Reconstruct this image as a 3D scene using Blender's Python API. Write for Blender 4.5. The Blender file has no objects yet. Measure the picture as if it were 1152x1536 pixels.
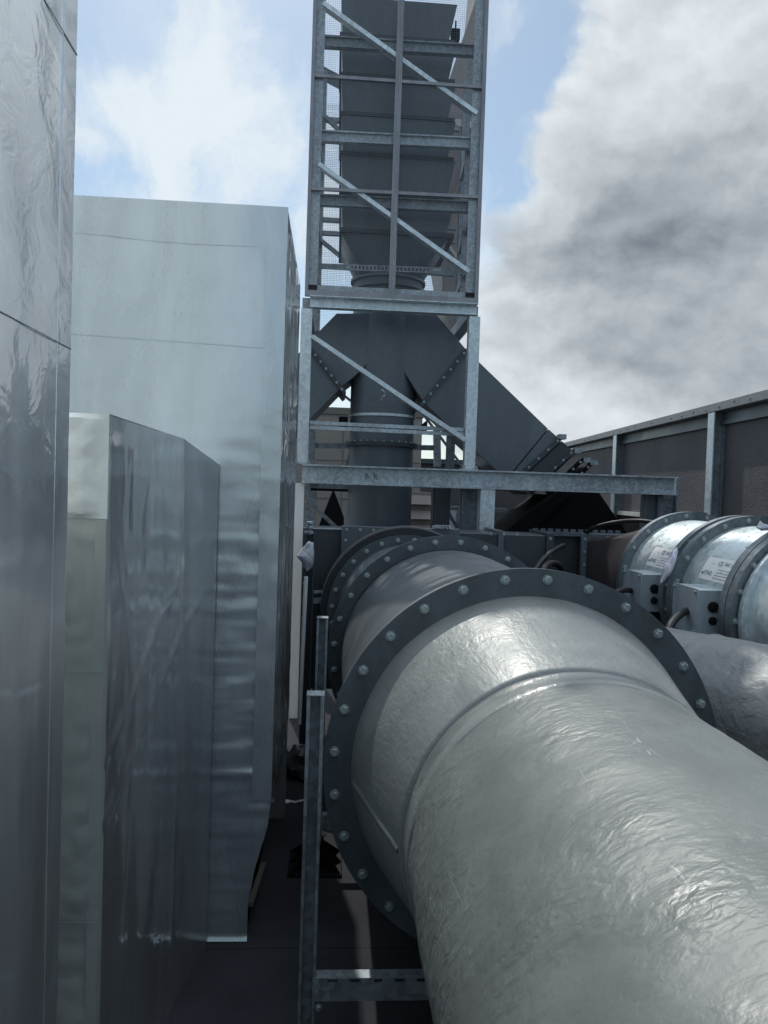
import bpy, math, random
from mathutils import Vector, Matrix, noise
random.seed(4)
R = math.radians
scn = bpy.context.scene
col = scn.collection
PI = math.pi

# ------------------------------------------------------------------ camera
F, CX, CY = 1154.0, 576.0, 768.0          # focal length and centre of the 1152 x 1536 photograph
EYE = Vector((0, 0, 1.65))
def basis(vx=500.0, vy=732.0, lean=.0325):
    d = Vector(((vx-CX)/F, -(vy-CY)/F, -1)).normalized()
    u = Vector((math.sin(lean), math.cos(lean), 0))
    u.z = -(u.x*d.x + u.y*d.y)/d.z
    u.normalize()
    return d.cross(u), d, u
XC, YC, ZC = basis()
CM = Matrix((XC, YC, ZC))
cam_d = bpy.data.cameras.new('camera')
cam_d.sensor_fit = 'VERTICAL'; cam_d.sensor_height = 36; cam_d.sensor_width = 27
cam_d.lens = F/1536*36
cam_d.clip_start = .02; cam_d.clip_end = 2000
cam = bpy.data.objects.new('camera', cam_d); col.objects.link(cam)
m4 = CM.to_4x4(); m4.translation = EYE
cam.matrix_world = m4
scn.camera = cam

def at(px, py, Y):
    """the real point at depth Y seen at that pixel of the photograph"""
    v = CM @ Vector(((px-CX)/F, -(py-CY)/F, -1))
    return EYE + v*(Y/v.y)
def zy(py, px, Y): return at(px, py, Y).z

# ------------------------------------------------------------------ nodes
class NT:
    def __init__(s, tree):
        s.t = tree; s.n = tree.nodes; s.l = tree.links
    def node(s, typ, **kw):
        n = s.n.new(typ)
        for k, v in kw.items():
            if k in n.inputs.keys():
                s.set(n.inputs[k], v)
            else:
                setattr(n, k, v)
        return n
    def set(s, sock, v):
        if isinstance(v, bpy.types.NodeSocket): s.l.new(v, sock)
        elif isinstance(v, (tuple, list)) and len(v) == 3 and sock.type == 'RGBA': sock.default_value = (*v, 1)
        else: sock.default_value = v
    def math(s, op, a, b=None, c=None, clamp=False):
        n = s.n.new('ShaderNodeMath'); n.operation = op; n.use_clamp = clamp
        for i, v in enumerate((a, b, c)):
            if v is not None: s.set(n.inputs[i], v)
        return n.outputs[0]
    def vmath(s, op, a, b=None, scale=None):
        n = s.n.new('ShaderNodeVectorMath'); n.operation = op
        s.set(n.inputs[0], a)
        if b is not None: s.set(n.inputs[1], b)
        if scale is not None: s.set(n.inputs['Scale'], scale)
        return n.outputs['Value'] if op in ('DOT_PRODUCT', 'LENGTH') else n.outputs['Vector']
    def ramp(s, f, lo, hi, a=0.0, b=1.0, smooth=True):
        n = s.n.new('ShaderNodeMapRange'); n.interpolation_type = 'SMOOTHSTEP' if smooth else 'LINEAR'
        s.set(n.inputs[0], f)
        for i, v in enumerate((lo, hi, a, b)): s.set(n.inputs[i+1], v)
        return n.outputs[0]
    def mix(s, f, a, b, typ='RGBA', blend='MIX'):
        n = s.n.new('ShaderNodeMix'); n.data_type = typ
        if typ == 'RGBA': n.blend_type = blend
        i = {'RGBA': (0, 6, 7, 2), 'FLOAT': (0, 2, 3, 0)}[typ]
        s.set(n.inputs[i[0]], f); s.set(n.inputs[i[1]], a); s.set(n.inputs[i[2]], b)
        return n.outputs[i[3]]
    def noise(s, vec, scale, detail=3, rough=.5, dist=0.0):
        n = s.node('ShaderNodeTexNoise', Scale=scale, Detail=detail, Roughness=rough, Distortion=dist)
        s.l.new(vec, n.inputs['Vector'])
        return n.outputs[0]
    def scaled(s, vec, sc, rot=(0, 0, 0)):
        n = s.n.new('ShaderNodeMapping'); s.l.new(vec, n.inputs[0]); n.inputs['Scale'].default_value = sc
        n.inputs['Rotation'].default_value = rot
        return n.outputs[0]

def new_mat(name):
    m = bpy.data.materials.new(name); m.use_nodes = True
    t = NT(m.node_tree); bsdf = t.n['Principled BSDF']
    co = t.n.new('ShaderNodeTexCoord').outputs['Object']
    return m, t, bsdf, co

def shade(t, bsdf, color, rough, metal, height=None, strength=.3, dist=.01):
    t.set(bsdf.inputs['Base Color'], color); t.set(bsdf.inputs['Roughness'], rough); t.set(bsdf.inputs['Metallic'], metal)
    if height is not None:
        b = t.n.new('ShaderNodeBump'); b.inputs['Strength'].default_value = strength; b.inputs['Distance'].default_value = dist
        t.set(b.inputs['Height'], height); t.l.new(b.outputs[0], bsdf.inputs['Normal'])

def painted(name, c, rough=.45, metal=0.0, var=.35, scale=6, grain=0.0, streak=(1, 1, .25)):
    """painted or coated metal with uneven tone, streaks and faint dust"""
    m, t, b, co = new_mat(name)
    n1 = t.noise(t.scaled(co, streak), scale, 5, .6, .3)
    n2 = t.noise(co, scale*9, 3, .6)
    f = t.math('ADD', t.math('MULTIPLY', n1, .75), t.math('MULTIPLY', n2, .25))
    lo = tuple(x*(1-var) for x in c); hi = tuple(x*(1+var) for x in c)
    colr = t.mix(t.ramp(f, .32, .68), lo, hi)
    rg = t.ramp(f, .3, .7, rough-.07, rough+.1)
    h = t.math('ADD', t.math('MULTIPLY', n1, .4), t.math('MULTIPLY', t.noise(co, 180, 2, .5), .15+grain))
    shade(t, b, colr, rg, metal, h, .18, .004)
    return m

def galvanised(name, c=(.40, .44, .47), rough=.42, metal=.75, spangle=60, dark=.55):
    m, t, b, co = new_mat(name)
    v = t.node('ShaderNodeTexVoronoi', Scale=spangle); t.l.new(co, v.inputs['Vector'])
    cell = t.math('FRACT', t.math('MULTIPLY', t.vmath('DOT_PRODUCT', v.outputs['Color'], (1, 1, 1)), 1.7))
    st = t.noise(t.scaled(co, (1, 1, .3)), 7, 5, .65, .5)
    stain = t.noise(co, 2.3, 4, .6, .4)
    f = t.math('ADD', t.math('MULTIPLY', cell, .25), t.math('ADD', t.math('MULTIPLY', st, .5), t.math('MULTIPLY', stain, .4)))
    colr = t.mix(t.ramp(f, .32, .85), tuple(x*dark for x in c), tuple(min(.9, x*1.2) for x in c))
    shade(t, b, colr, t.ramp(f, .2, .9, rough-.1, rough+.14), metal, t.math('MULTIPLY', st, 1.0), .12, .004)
    return m

def foil(name, c, rough, metal, wave=(1.2, 1.2, .45), wscale=5.0, wstr=.35, wdist=.012, fine=.25, spec=.9):
    """vapour barrier foil: uneven sheet with soft ripples and small creases"""
    m, t, b, co = new_mat(name)
    big = t.noise(t.scaled(co, wave), wscale, 2.5, .5, .9)
    mid = t.noise(t.scaled(co, (1, 1, 1.3)), wscale*3.2, 3, .55, 1.0)
    tiny = t.noise(co, 85, 3, .6)
    patch = t.noise(co, 1.1, 3, .5)
    # only some areas are crumpled
    h = t.math('ADD', big, t.math('MULTIPLY', t.math('MULTIPLY', mid, t.ramp(patch, .42, .62)), fine))
    h = t.math('ADD', h, t.math('MULTIPLY', tiny, .012))
    smear = t.noise(t.scaled(co, (1, 1, .2)), 4, 5, .65, .4)
    colr = t.mix(t.ramp(smear, .3, .7), tuple(x*.86 for x in c), tuple(min(1, x*1.1) for x in c))
    shade(t, b, colr, t.ramp(smear, .3, .72, rough-.03, rough+.07), metal, h, wstr, wdist)
    b.inputs['Specular IOR Level'].default_value = spec
    return m

def jacket(name, c, rough, metal, sc, wscale, strength, dist, streak=None, scratches=True):
    """hand-wrapped duct jacket with ridged wrinkles, scuffs and scratches"""
    m, t, b, co = new_mat(name)
    w1 = t.noise(t.scaled(co, sc, (0, 0, .35)), wscale, 2.0, .45, .9)
    w2 = t.noise(t.scaled(co, sc, (.3, .2, -.3)), wscale*2.4, 2, .5, .6)
    patch = t.ramp(t.noise(co, 2.6, 2, .5), .34, .62, .25, 1.0)
    h = t.math('MULTIPLY', t.math('ADD', w1, t.math('MULTIPLY', w2, .45)), patch)
    if streak:
        h = t.math('ADD', h, t.math('MULTIPLY', t.noise(t.scaled(co, streak, (0, .15, .2)), 1.0, 4, .65, .3), .8))
    h = t.math('ADD', h, t.math('MULTIPLY', t.noise(co, 160, 2, .6), .05))
    smear = t.noise(co, 5, 6, .65, .5)
    colr = t.mix(t.ramp(smear, .3, .7), tuple(x*.91 for x in c), tuple(x*1.07 for x in c))
    if scratches:
        # thin pale scratches and some dark scuffs
        sv = t.noise(t.scaled(co, (5, 1.2, 5), (.2, .5, .3)), 2.2, 4, .5, 1.0)
        line = t.ramp(t.math('ABSOLUTE', t.math('SUBTRACT', sv, .5)), 0.0, .0032, 1.0, 0.0)
        few = t.ramp(t.noise(co, 6, 2, .5), .55, .60)
        colr = t.mix(t.math('MULTIPLY', t.math('MULTIPLY', line, few), .7), colr, tuple(min(1, x*2.8) for x in c))
        scuff = t.math('MULTIPLY', t.ramp(t.noise(t.scaled(co, (3, 1, 3)), 9, 4, .6, .4), .70, .76), .55)
        colr = t.mix(scuff, colr, tuple(x*.4 for x in c))
    shade(t, b, colr, t.ramp(smear, .3, .7, rough-.06, rough+.1), metal, h, strength, dist)
    return m

M = {}
M['foil_tall'] = foil('foil_tall', (.80, .84, .86), .34, .85, (.6, .6, .40), 4.2, .34, .022, .30)
M['foil_far'] = foil('foil_far', (.52, .575, .62), .27, .62, (.9, .9, .9), 4.0, .26, .010, .45)
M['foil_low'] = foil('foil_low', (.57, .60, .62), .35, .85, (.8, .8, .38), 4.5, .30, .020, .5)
for k_ in ('foil_tall', 'foil_low'):
    b_ = M[k_].node_tree.nodes['Principled BSDF']
    b_.inputs['Coat Weight'].default_value = 1.0; b_.inputs['Coat Roughness'].default_value = .06; b_.inputs['Coat IOR'].default_value = 1.9
    M[k_].node_tree.links.new(b_.inputs['Normal'].links[0].from_socket, b_.inputs['Coat Normal'])
M['foil_bounce'] = foil('foil_bounce', (.78, .82, .80), .42, .0, (1, 1, 1), 7, .45, .014, .7)  # pale foil: paints bounced sunlight on the low unit, reflects sun behind the tall
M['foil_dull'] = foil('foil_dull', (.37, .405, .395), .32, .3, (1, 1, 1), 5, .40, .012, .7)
M['tape'] = foil('tape', (.50, .55, .585), .28, .60, (1, 1, .6), 9, .25, .006, .4)
M['jacket'] = jacket('jacket', (.170, .186, .178), .41, .05, (1.0, 1.5, 1.0), 19.0, .40, .013)
M['cone'] = jacket('cone', (.235, .252, .246), .43, .15, (1.4, 1.4, 1.4), 22, .40, .006, (34, 5, 34), False)
M['jacket_side'] = jacket('jacket_side', (.17, .182, .184), .42, .2, (1.3, 1.3, 1.3), 9, .7, .022)
M['sealant'] = jacket('sealant', (.23, .246, .238), .34, .05, (1, 1, 1), 30, .5, .006, None, False)
M['duct_grey'] = jacket('duct_grey', (.135, .152, .163), .40, .25, (1, 1, 1), 16, .22, .004, (20, 3, 20), False)
M['flange'] = painted('flange', (.092, .110, .121), .46, .25, .25, 7)
M['flange_edge'] = painted('flange_edge', (.30, .31, .30), .4, .7, .2, 9)
M['drum'] = painted('drum', (.022, .028, .034), .55, 0, .25, 7)
M['anthracite'] = painted('anthracite', (.108, .130, .150), .42, .1, .17, 3)
M['anthracite_dark'] = painted('anthracite_dark', (.050, .060, .070), .45, .1, .2, 3)
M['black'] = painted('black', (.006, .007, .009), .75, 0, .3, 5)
M['rubber'] = painted('rubber', (.012, .013, .015), .6, 0, .3, 9)
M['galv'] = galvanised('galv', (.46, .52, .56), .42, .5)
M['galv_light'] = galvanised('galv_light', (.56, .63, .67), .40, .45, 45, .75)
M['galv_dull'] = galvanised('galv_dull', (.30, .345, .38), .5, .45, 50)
M['fan_casing'] = galvanised('fan_casing', (.62, .69, .69), .36, .62, 38, .90)
M['fan_ring'] = galvanised('fan_ring', (.17, .20, .22), .45, .5, 50, .7)
M['box_grey'] = painted('box_grey', (.36, .42, .46), .42, .3, .12, 9)
M['bolt'] = galvanised('bolt', (.36, .43, .43), .42, .45, 200, .7)
M['mesh_wire'] = painted('mesh_wire', (.20, .22, .24), .5, .5, .15, 20)
M['cage_trim'] = painted('cage_trim', (.24, .25, .27), .45, .5, .2, 9)
M['beige'] = painted('beige', (.235, .215, .195), .55, 0, .08, 2)
M['beige_dark'] = painted('beige_dark', (.15, .135, .12), .55, 0, .1, 3)
M['tan'] = painted('tan', (.27, .24, .225), .5, .1, .16, 4)
M['tan_light'] = painted('tan_light', (.62, .60, .55), .5, .1, .1, 4)
M['brown_fabric'] = painted('brown_fabric', (.050, .045, .049), .62, 0, .2, 5)
for k_ in ('black', 'brown_fabric', 'rubber'): M[k_].node_tree.nodes['Principled BSDF'].inputs['Specular IOR Level'].default_value = .12
M['white_plastic'] = painted('white_plastic', (.74, .75, .74), .4, 0, .08, 8)
M['cable'] = painted('cable', (.008, .009, .011), .55, 0, .2, 12)
M['label_white'] = painted('label_white', (.84, .84, .82), .45, 0, .05, 30)
M['label_red'] = painted('label_red', (.45, .10, .07), .5, 0, .1, 30)
M['ink'] = painted('ink', (.06, .06, .075), .6, 0, .2, 30)
M['ink_grey'] = painted('ink_grey', (.30, .30, .31), .6, 0, .2, 30)
M['marker'] = painted('marker', (.10, .115, .13), .6, .2, .4, 60)
M['sticker_blue'] = painted('sticker_blue', (.45, .68, .74), .4, 0, .1, 30)
M['coping'] = galvanised('coping', (.26, .26, .265), .5, .35, 40, .75)
M['bag'] = painted('bag', (.05, .055, .062), .3, 0, .4, 14)

def film_mat():
    m, t, b, co = new_mat('film')
    n = t.noise(co, 14, 4, .6, .8)
    shade(t, b, t.mix(t.ramp(n, .3, .7), (.30, .33, .38), (.62, .65, .70)), .3, 0, n, .6, .01)
    return m
M['film'] = film_mat()
def lilac_mat():
    m, t, b, co = new_mat('tag_fabric')
    n = t.noise(co, 20, 4, .6, .8)
    shade(t, b, t.mix(t.ramp(n, .3, .7), (.42, .40, .50), (.78, .76, .84)), .5, 0, n, .5, .01)
    return m
M['lilac'] = lilac_mat()

def felt_mat():
    m, t, b, co = new_mat('roof_felt')
    g = t.noise(co, 420, 2, .7); g2 = t.noise(co, 120, 3, .6)
    p = t.noise(co, 1.4, 5, .6, .4)
    # mineral granules, damp patches, dust, lap joints between the felt strips
    colr = t.mix(t.ramp(p, .3, .7), (.034, .036, .043), (.056, .058, .068))
    colr = t.mix(t.math('MULTIPLY', t.ramp(g, .55, .8), .4), colr, (.055, .054, .062))
    sx = t.node('ShaderNodeSeparateXYZ'); t.l.new(co, sx.inputs[0])
    wob = t.math('MULTIPLY', t.math('SUBTRACT', t.noise(co, 3, 2), .5), .012)
    u = t.math('FRACT', t.math('ADD', t.math('MULTIPLY', sx.outputs[1], 1.02), t.math('ADD', wob, .23)))
    lap = t.ramp(u, .0, .010, 1, 0)
    colr = t.mix(t.math('MULTIPLY', lap, .7), colr, (.005, .005, .006))
    dust = t.math('MULTIPLY', t.ramp(t.noise(t.scaled(co, (9, 1.5, 1), (0, 0, 1.1)), 3.0, 4, .6, 1.0), .71, .74), .4)
    colr = t.mix(dust, colr, (.12, .12, .125))
    h = t.math('ADD', t.math('MULTIPLY', g, .6), t.math('ADD', t.math('MULTIPLY', g2, .4), t.math('MULTIPLY', p, 2)))
    shade(t, b, colr, .9, 0, h, .5, .004)
    b.inputs['Specular IOR Level'].default_value = .12
    return m
M['felt'] = felt_mat()
def stucco_mat():
    m, t, b, co = new_mat('parapet_felt')
    g = t.noise(co, 46, 4, .7); p = t.noise(co, 1.6, 4, .6)
    colr = t.mix(t.ramp(p, .3, .7), (.075, .072, .077), (.105, .101, .106))
    colr = t.mix(t.math('MULTIPLY', t.ramp(g, .5, .75), .5), colr, (.16, .15, .15))
    shade(t, b, colr, .7, 0, g, .8, .012)
    return m
M['stucco'] = stucco_mat()

# ------------------------------------------------------------------ mesh builder
class MB:
    def __init__(s): s.v = []; s.f = []
    def add(s, vs, fs):
        k = len(s.v); s.v += [Vector(v) for v in vs]; s.f += [tuple(i+k for i in f) for f in fs]; return s
    def box(s, a, b):
        x0, y0, z0 = (min(a[i], b[i]) for i in range(3)); x1, y1, z1 = (max(a[i], b[i]) for i in range(3))
        return s.add([(x0,y0,z0),(x1,y0,z0),(x1,y1,z0),(x0,y1,z0),(x0,y0,z1),(x1,y0,z1),(x1,y1,z1),(x0,y1,z1)],
                     [(0,3,2,1),(4,5,6,7),(0,1,5,4),(1,2,6,5),(2,3,7,6),(3,0,4,7)])
    def prof(s, pts, p0, p1, up=(0, 0, 1)):
        """closed 2-D outline (side, up) pushed from p0 to p1"""
        p0, p1, up = Vector(p0), Vector(p1), Vector(up)
        t = (p1-p0).normalized(); sd = t.cross(up).normalized(); u = sd.cross(t)
        n = len(pts)
        vs = [p+sd*a+u*b for p in (p0, p1) for a, b in pts]
        fs = [(i, (i+1) % n, (i+1) % n+n, i+n) for i in range(n)] + [tuple(range(n))[::-1], tuple(range(n, 2*n))]
        return s.add(vs, fs)
    def bar(s, p0, p1, w, h, up=(0, 0, 1)):
        return s.prof([(-w/2,-h/2),(w/2,-h/2),(w/2,h/2),(-w/2,h/2)], p0, p1, up)
    def prism(s, pts, off):
        n = len(pts); off = Vector(off)
        vs = [Vector(p) for p in pts]+[Vector(p)+off for p in pts]
        return s.add(vs, [(i, (i+1) % n, (i+1) % n+n, i+n) for i in range(n)]+[tuple(range(n))[::-1], tuple(range(n, 2*n))])
    def lathe(s, o, d, pr, n=48, caps=(False, False), ref=(0, 0, 1), close=False):
        o, d = Vector(o), Vector(d).normalized()
        ref = Vector(ref)
        if abs(d.dot(ref)) > .95: ref = Vector((1, 0, 0))
        a = d.cross(ref).normalized(); b = a.cross(d)
        vs = [o+d*t+(a*math.cos(2*PI*i/n)+b*math.sin(2*PI*i/n))*r for t, r in pr for i in range(n)]
        fs = []
        m = len(pr)
        for k in range(m if close else m-1):
            k2 = (k+1) % m
            fs += [(k*n+i, k*n+(i+1) % n, k2*n+(i+1) % n, k2*n+i) for i in range(n)]
        if caps[0]: fs.append(tuple(range(n))[::-1])
        if caps[1]: fs.append(tuple(range((m-1)*n, m*n)))
        return s.add(vs, fs)
    def cyl(s, p0, p1, r, n=12):
        p0, p1 = Vector(p0), Vector(p1)
        return s.lathe(p0, p1-p0, [(0, r), ((p1-p0).length, r)], n, (True, True))
    def annulus(s, o, d, r0, r1, th, n=96):
        return s.lathe(o, d, [(0, r0), (0, r1), (th, r1), (th, r0)], n, close=True)
    def tube(s, pts, r, n=8):
        pts = [Vector(p) for p in pts]; vs = []
        for i, p in enumerate(pts):
            t = (pts[min(i+1, len(pts)-1)]-pts[max(i-1, 0)]).normalized()
            ref = Vector((0, 0, 1)) if abs(t.z) < .9 else Vector((1, 0, 0))
            a = t.cross(ref).normalized(); b = a.cross(t)
            vs += [p+(a*math.cos(2*PI*k/n)+b*math.sin(2*PI*k/n))*r for k in range(n)]
        m = len(pts)
        fs = [(k*n+i, k*n+(i+1) % n, (k+1)*n+(i+1) % n, (k+1)*n+i) for k in range(m-1) for i in range(n)]
        fs += [tuple(range(n))[::-1], tuple(range((m-1)*n, m*n))]
        return s.add(vs, fs)
    def sheet(s, o, u, v, nu, nv, fn):
        """uneven sheet: o + u*a + v*b pushed along its normal by fn(point, a, b)"""
        o, u, v = Vector(o), Vector(u), Vector(v); n = u.cross(v).normalized()
        vs = []
        for j in range(nv+1):
            for i in range(nu+1):
                a, b = i/nu, j/nv; p = o+u*a+v*b
                vs.append(p+n*fn(p, a, b))
        w = nu+1
        return s.add(vs, [(j*w+i, j*w+i+1, (j+1)*w+i+1, (j+1)*w+i) for j in range(nv) for i in range(nu)])
    def build(s, name, mat, parent=None, smooth=True, bevel=0, label=None, angle=32):
        base = parent['_o'] if parent is not None else (0, 0, 0)
        base = Vector(base)
        me = bpy.data.meshes.new(name); me.from_pydata([v-base for v in s.v], [], s.f); me.update()
        import bmesh
        bm = bmesh.new(); bm.from_mesh(me); bmesh.ops.recalc_face_normals(bm, faces=bm.faces); bm.to_mesh(me); bm.free()
        me.materials.append(M[mat] if isinstance(mat, str) else mat)
        if smooth:
            me.shade_smooth(); me.set_sharp_from_angle(angle=R(angle))
        o = bpy.data.objects.new(name, me); col.objects.link(o)
        if parent is not None:
            o.parent = parent; o['_o'] = tuple(base)
        else:
            o['_o'] = (0, 0, 0)
        if label: o['label'] = label
        if bevel:
            b = o.modifiers.new('bevel', 'BEVEL'); b.width = bevel; b.segments = 2; b.limit_method = 'ANGLE'; b.angle_limit = R(40)
        return o

def thing(name, label, cat, loc, group=None):
    o = bpy.data.objects.new(name, None); col.objects.link(o)
    o.location = loc; o['_o'] = tuple(loc); o['label'] = label; o['category'] = cat
    o.empty_display_size = .2
    if group: o['group'] = group
    return o
def tag(o, label, cat, group=None):
    o['label'] = label; o['category'] = cat
    if group: o['group'] = group
    return o
def place(mesh, name, parent, loc, rot=None):
    """one more copy of a small part (bolt, screw) that shares mesh data"""
    o = bpy.data.objects.new(name, mesh); col.objects.link(o); o.parent = parent
    o.location = Vector(loc)-Vector(parent['_o'])
    if rot is not None: o.rotation_mode = 'QUATERNION'; o.rotation_quaternion = rot
    return o

def bolt_mesh(r, h, mat='bolt'):
    """hex head on a washer, pointing to -Y"""
    mb = MB()
    mb.lathe((0,0,0), (0,-1,0), [(0, r*1.28), (h*.22, r*1.28)], 20, (True, True))
    mb.lathe((0,-h*.22,0), (0,-1,0), [(0, r), (h*.7, r), (h*.82, r*.86)], 6, (True, True))
    me = bpy.data.meshes.new('bolt'); me.from_pydata(mb.v, [], mb.f); me.update()
    import bmesh
    bm = bmesh.new(); bm.from_mesh(me); bmesh.ops.recalc_face_normals(bm, faces=bm.faces); bm.to_mesh(me); bm.free()
    me.materials.append(M[mat]); return me
BOLT_BIG = bolt_mesh(.0120, .014)
BOLT_MID = bolt_mesh(.011, .012)
BOLT_SMALL = bolt_mesh(.008, .009)

def nz(p, s=1.0, seed=0.0): return noise.noise(Vector(p)*s+Vector((seed, seed*1.7, -seed)))

I_PROF = lambda w, h, tw, tf: [(-w/2,-h/2),(w/2,-h/2),(w/2,-h/2+tf),(tw/2,-h/2+tf),(tw/2,h/2-tf),(w/2,h/2-tf),(w/2,h/2),(-w/2,h/2),(-w/2,h/2-tf),(-tw/2,h/2-tf),(-tw/2,-h/2+tf),(-w/2,-h/2+tf)]
C_PROF = lambda w, h, t: [(-w/2,-h/2),(w/2,-h/2),(w/2,-h/2+t),(-w/2+t,-h/2+t),(-w/2+t,h/2-t),(w/2,h/2-t),(w/2,h/2),(-w/2,h/2)]
L_PROF = lambda w, h, t: [(0,0),(w,0),(w,t),(t,t),(t,h),(0,h)]

# ------------------------------------------------------------------ ground
g = MB()
n = 24
g.sheet((-60, -60, 0), (160, 0, 0), (0, 160, 0), n, n, lambda p, a, b: 0)
roof = g.build('roof', 'felt', smooth=False); roof['kind'] = 'structure'
ground = MB().box((-900, -900, -8.2), (900, 900, -8.0)).build('ground', 'anthracite_dark', smooth=False); ground['kind'] = 'structure'

# ------------------------------------------------------------------ wrapped units on the left
def edge_fade(a, b, k=.06):
    f = min(a, 1-a, k)/k * min(b, 1-b, k)/k
    return f*f*(3-2*f) if f < 1 else 1.0

# tall one beside the camera
tall = thing('wrapped_unit', 'tallest foil-wrapped unit close by at the left edge, cut by the top of the photo', 'wrapped unit', (-.455, 1.35, 0), 'foil wrapped roof units')
TX, TY, TZ = -.455, 1.35, 4.6
def tall_d(p, a, b):
    return edge_fade(a, b, .03)*(.006*nz(p, 1.6, 3) + .0030*nz((p.x, p.y*2.2, p.z*.9), 4.5, 8))
mb = MB()
mb.sheet((TX, -3.0, .02), (0, TY+3.0, 0), (0, 0, TZ), 230, 240, tall_d)
mb.sheet((TX, -3, .02), (-2.5, 0, 0), (0, 0, TZ), 4, 4, lambda p, a, b: 0)
mb.sheet((TX-2.5, -3, .02), (0, TY+3, 0), (0, 0, TZ), 4, 4, lambda p, a, b: 0)
mb.sheet((TX-2.5, -3, .02+TZ), (2.5, 0, 0), (0, TY+3, 0), 4, 4, lambda p, a, b: 0)
mb.build('foil_cover', 'foil_tall', tall)
mb = MB(); mb.sheet((TX, TY, .02), (-2.5, 0, 0), (0, 0, TZ), 30, 40, lambda p, a, b: 0); mb.build('rear_bounce_sheet', 'foil_bounce', tall)  # unseen rear face, made white to bounce sunlight onto the low unit
# the strip taped along the far vertical corner, and lap joints of the foil
mb = MB(); mb.sheet((TX+.0012, TY-.062, .02), (0, .0635, 0), (0, 0, TZ), 30, 200, lambda p, a, b: .0006*nz(p, 9, 2) if a > 0 else -.012)
mb.sheet((TX+.0012, TY+.0015, .02), (-.06, 0, 0), (0, 0, TZ), 4, 20, lambda p, a, b: 0)
mb.build('corner_tape', 'foil_tall', tall)
for z in (1.872, 2.365):
    mb = MB(); mb.prof([(-.0006, -.0007), (.0006, -.0007), (.0006, .0007), (-.0006, .0007)], (TX+.0022, -3, z+.0015), (TX+.0022, TY+.002, z), (0, 0, 1)); mb.build('lap_joint', 'galv_dull', tall)

# low one in the middle, bounced sunlight painted pale on its crumpled top
low = thing('wrapped_unit', 'lowest foil-wrapped unit, its crumpled upper front facing the camera painted pale as bounced sunlight', 'wrapped unit', (-.46, 1.6, 0), 'foil wrapped roof units')
def low_d(seed, amp=1.0):
    def f(p, a, b):
        crease = .004*max(0, 1-abs(((p.z - .35*(p.y-1.6)) - .93+.05*nz(p, 3)))*28) + .004*max(0, 1-abs(((p.z - .42*(p.y-1.6)) - 1.05+.05*nz(p, 2.4, 5)))*24)
        return amp*edge_fade(a, b, .05)*(.006*nz(p, 2.6, seed)+.0035*nz((p.x, p.y*2.5, p.z), 5, seed+4) + crease)
    return f
H1 = 1.785
mb = MB()
mb.sheet((-.46, 1.6, 0), (0, .8, 0), (0, 0, H1-.0006), 90, 160, low_d(1))
mb.build('side_foil', 'foil_low', low)
mb = MB()
# the second face turns a little and its top drops towards the far unit
o = Vector((-.46, 2.4, 0))
nu, nv = 40, 150; vs = []
for j in range(nv+1):
    for i in range(nu+1):
        a, b = i/nu, j/nv
        top = H1-.0006-.064*a
        p = Vector((-.46+.056*a, 2.4+.345*a, top*b))
        vs.append(p+Vector((low_d(6, .7)(p, a, b), 0, 0)))
mb.add(vs, [(j*(nu+1)+i, j*(nu+1)+i+1, (j+1)*(nu+1)+i+1, (j+1)*(nu+1)+i) for j in range(nv) for i in range(nu)])
mb.build('side_foil', 'foil_low', low)
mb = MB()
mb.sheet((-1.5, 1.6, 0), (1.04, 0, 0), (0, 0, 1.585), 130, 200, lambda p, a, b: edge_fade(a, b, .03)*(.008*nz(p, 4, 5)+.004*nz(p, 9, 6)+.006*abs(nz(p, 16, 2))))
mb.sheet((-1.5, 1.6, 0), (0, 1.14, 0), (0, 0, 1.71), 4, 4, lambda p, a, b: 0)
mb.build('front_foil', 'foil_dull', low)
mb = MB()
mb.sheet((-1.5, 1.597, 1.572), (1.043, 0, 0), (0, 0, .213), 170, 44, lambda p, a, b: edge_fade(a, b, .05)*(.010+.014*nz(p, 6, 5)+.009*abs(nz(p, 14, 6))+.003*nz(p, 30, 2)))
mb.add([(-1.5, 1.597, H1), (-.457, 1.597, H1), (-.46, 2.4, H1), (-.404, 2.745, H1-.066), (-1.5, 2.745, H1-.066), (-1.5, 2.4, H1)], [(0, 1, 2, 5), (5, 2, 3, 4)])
mb.build('bounce_lit_top', 'foil_bounce', low)  # upper foil coloured paler to stand for sunlight bounced off the tall unit
mb = MB(); mb.prof(L_PROF(.022, .030, .0015), (-.4585, 1.5975, .0), (-.4585, 1.5975, 1.57), (0, 1, 0)); mb.build('corner_tape', 'foil_dull', low)

for z_ in (1.26, .74):
    MB().bar((-1.5, 1.594, z_+.004), (-.459, 1.594, z_), .001, .0016).build('lap_joint', 'tape', low)

# large one behind
far = thing('wrapped_unit', 'broad foil-wrapped unit behind the low one, standing beside the lattice tower', 'wrapped unit', (-.19, 2.76, 0), 'foil wrapped roof units')
FX, FY, FZ = -.190, 2.76, 2.63
def far_d(p, a, b):
    sag = .0014*max(0, 1-abs(p.z-1.33-.012*nz(p, 3))*34) + .0018*max(0, 1-abs(p.z-1.06-.01*nz(p, 4))*40)+.0015*max(0, 1-abs(p.z-1.5)*50)
    fold = .004*max(0, 1-abs(p.z-.62-.06*(p.x+.2)-.01*nz(p, 7))*60)
    low_ = max(0, min(1, (2.0-p.z)/1.2))
    return edge_fade(a, b, .04)*(.0035*nz(p, 1.8, 9)+(.0010+.0020*low_)*nz((p.x*.8, p.y, p.z*2.6), 7, 4)+.0013*low_*nz((p.x*1.1, p.y, p.z*7.0), 7, 14)+.0009*nz(p, 16, 3)+sag*low_+fold)
mb = MB()
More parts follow.
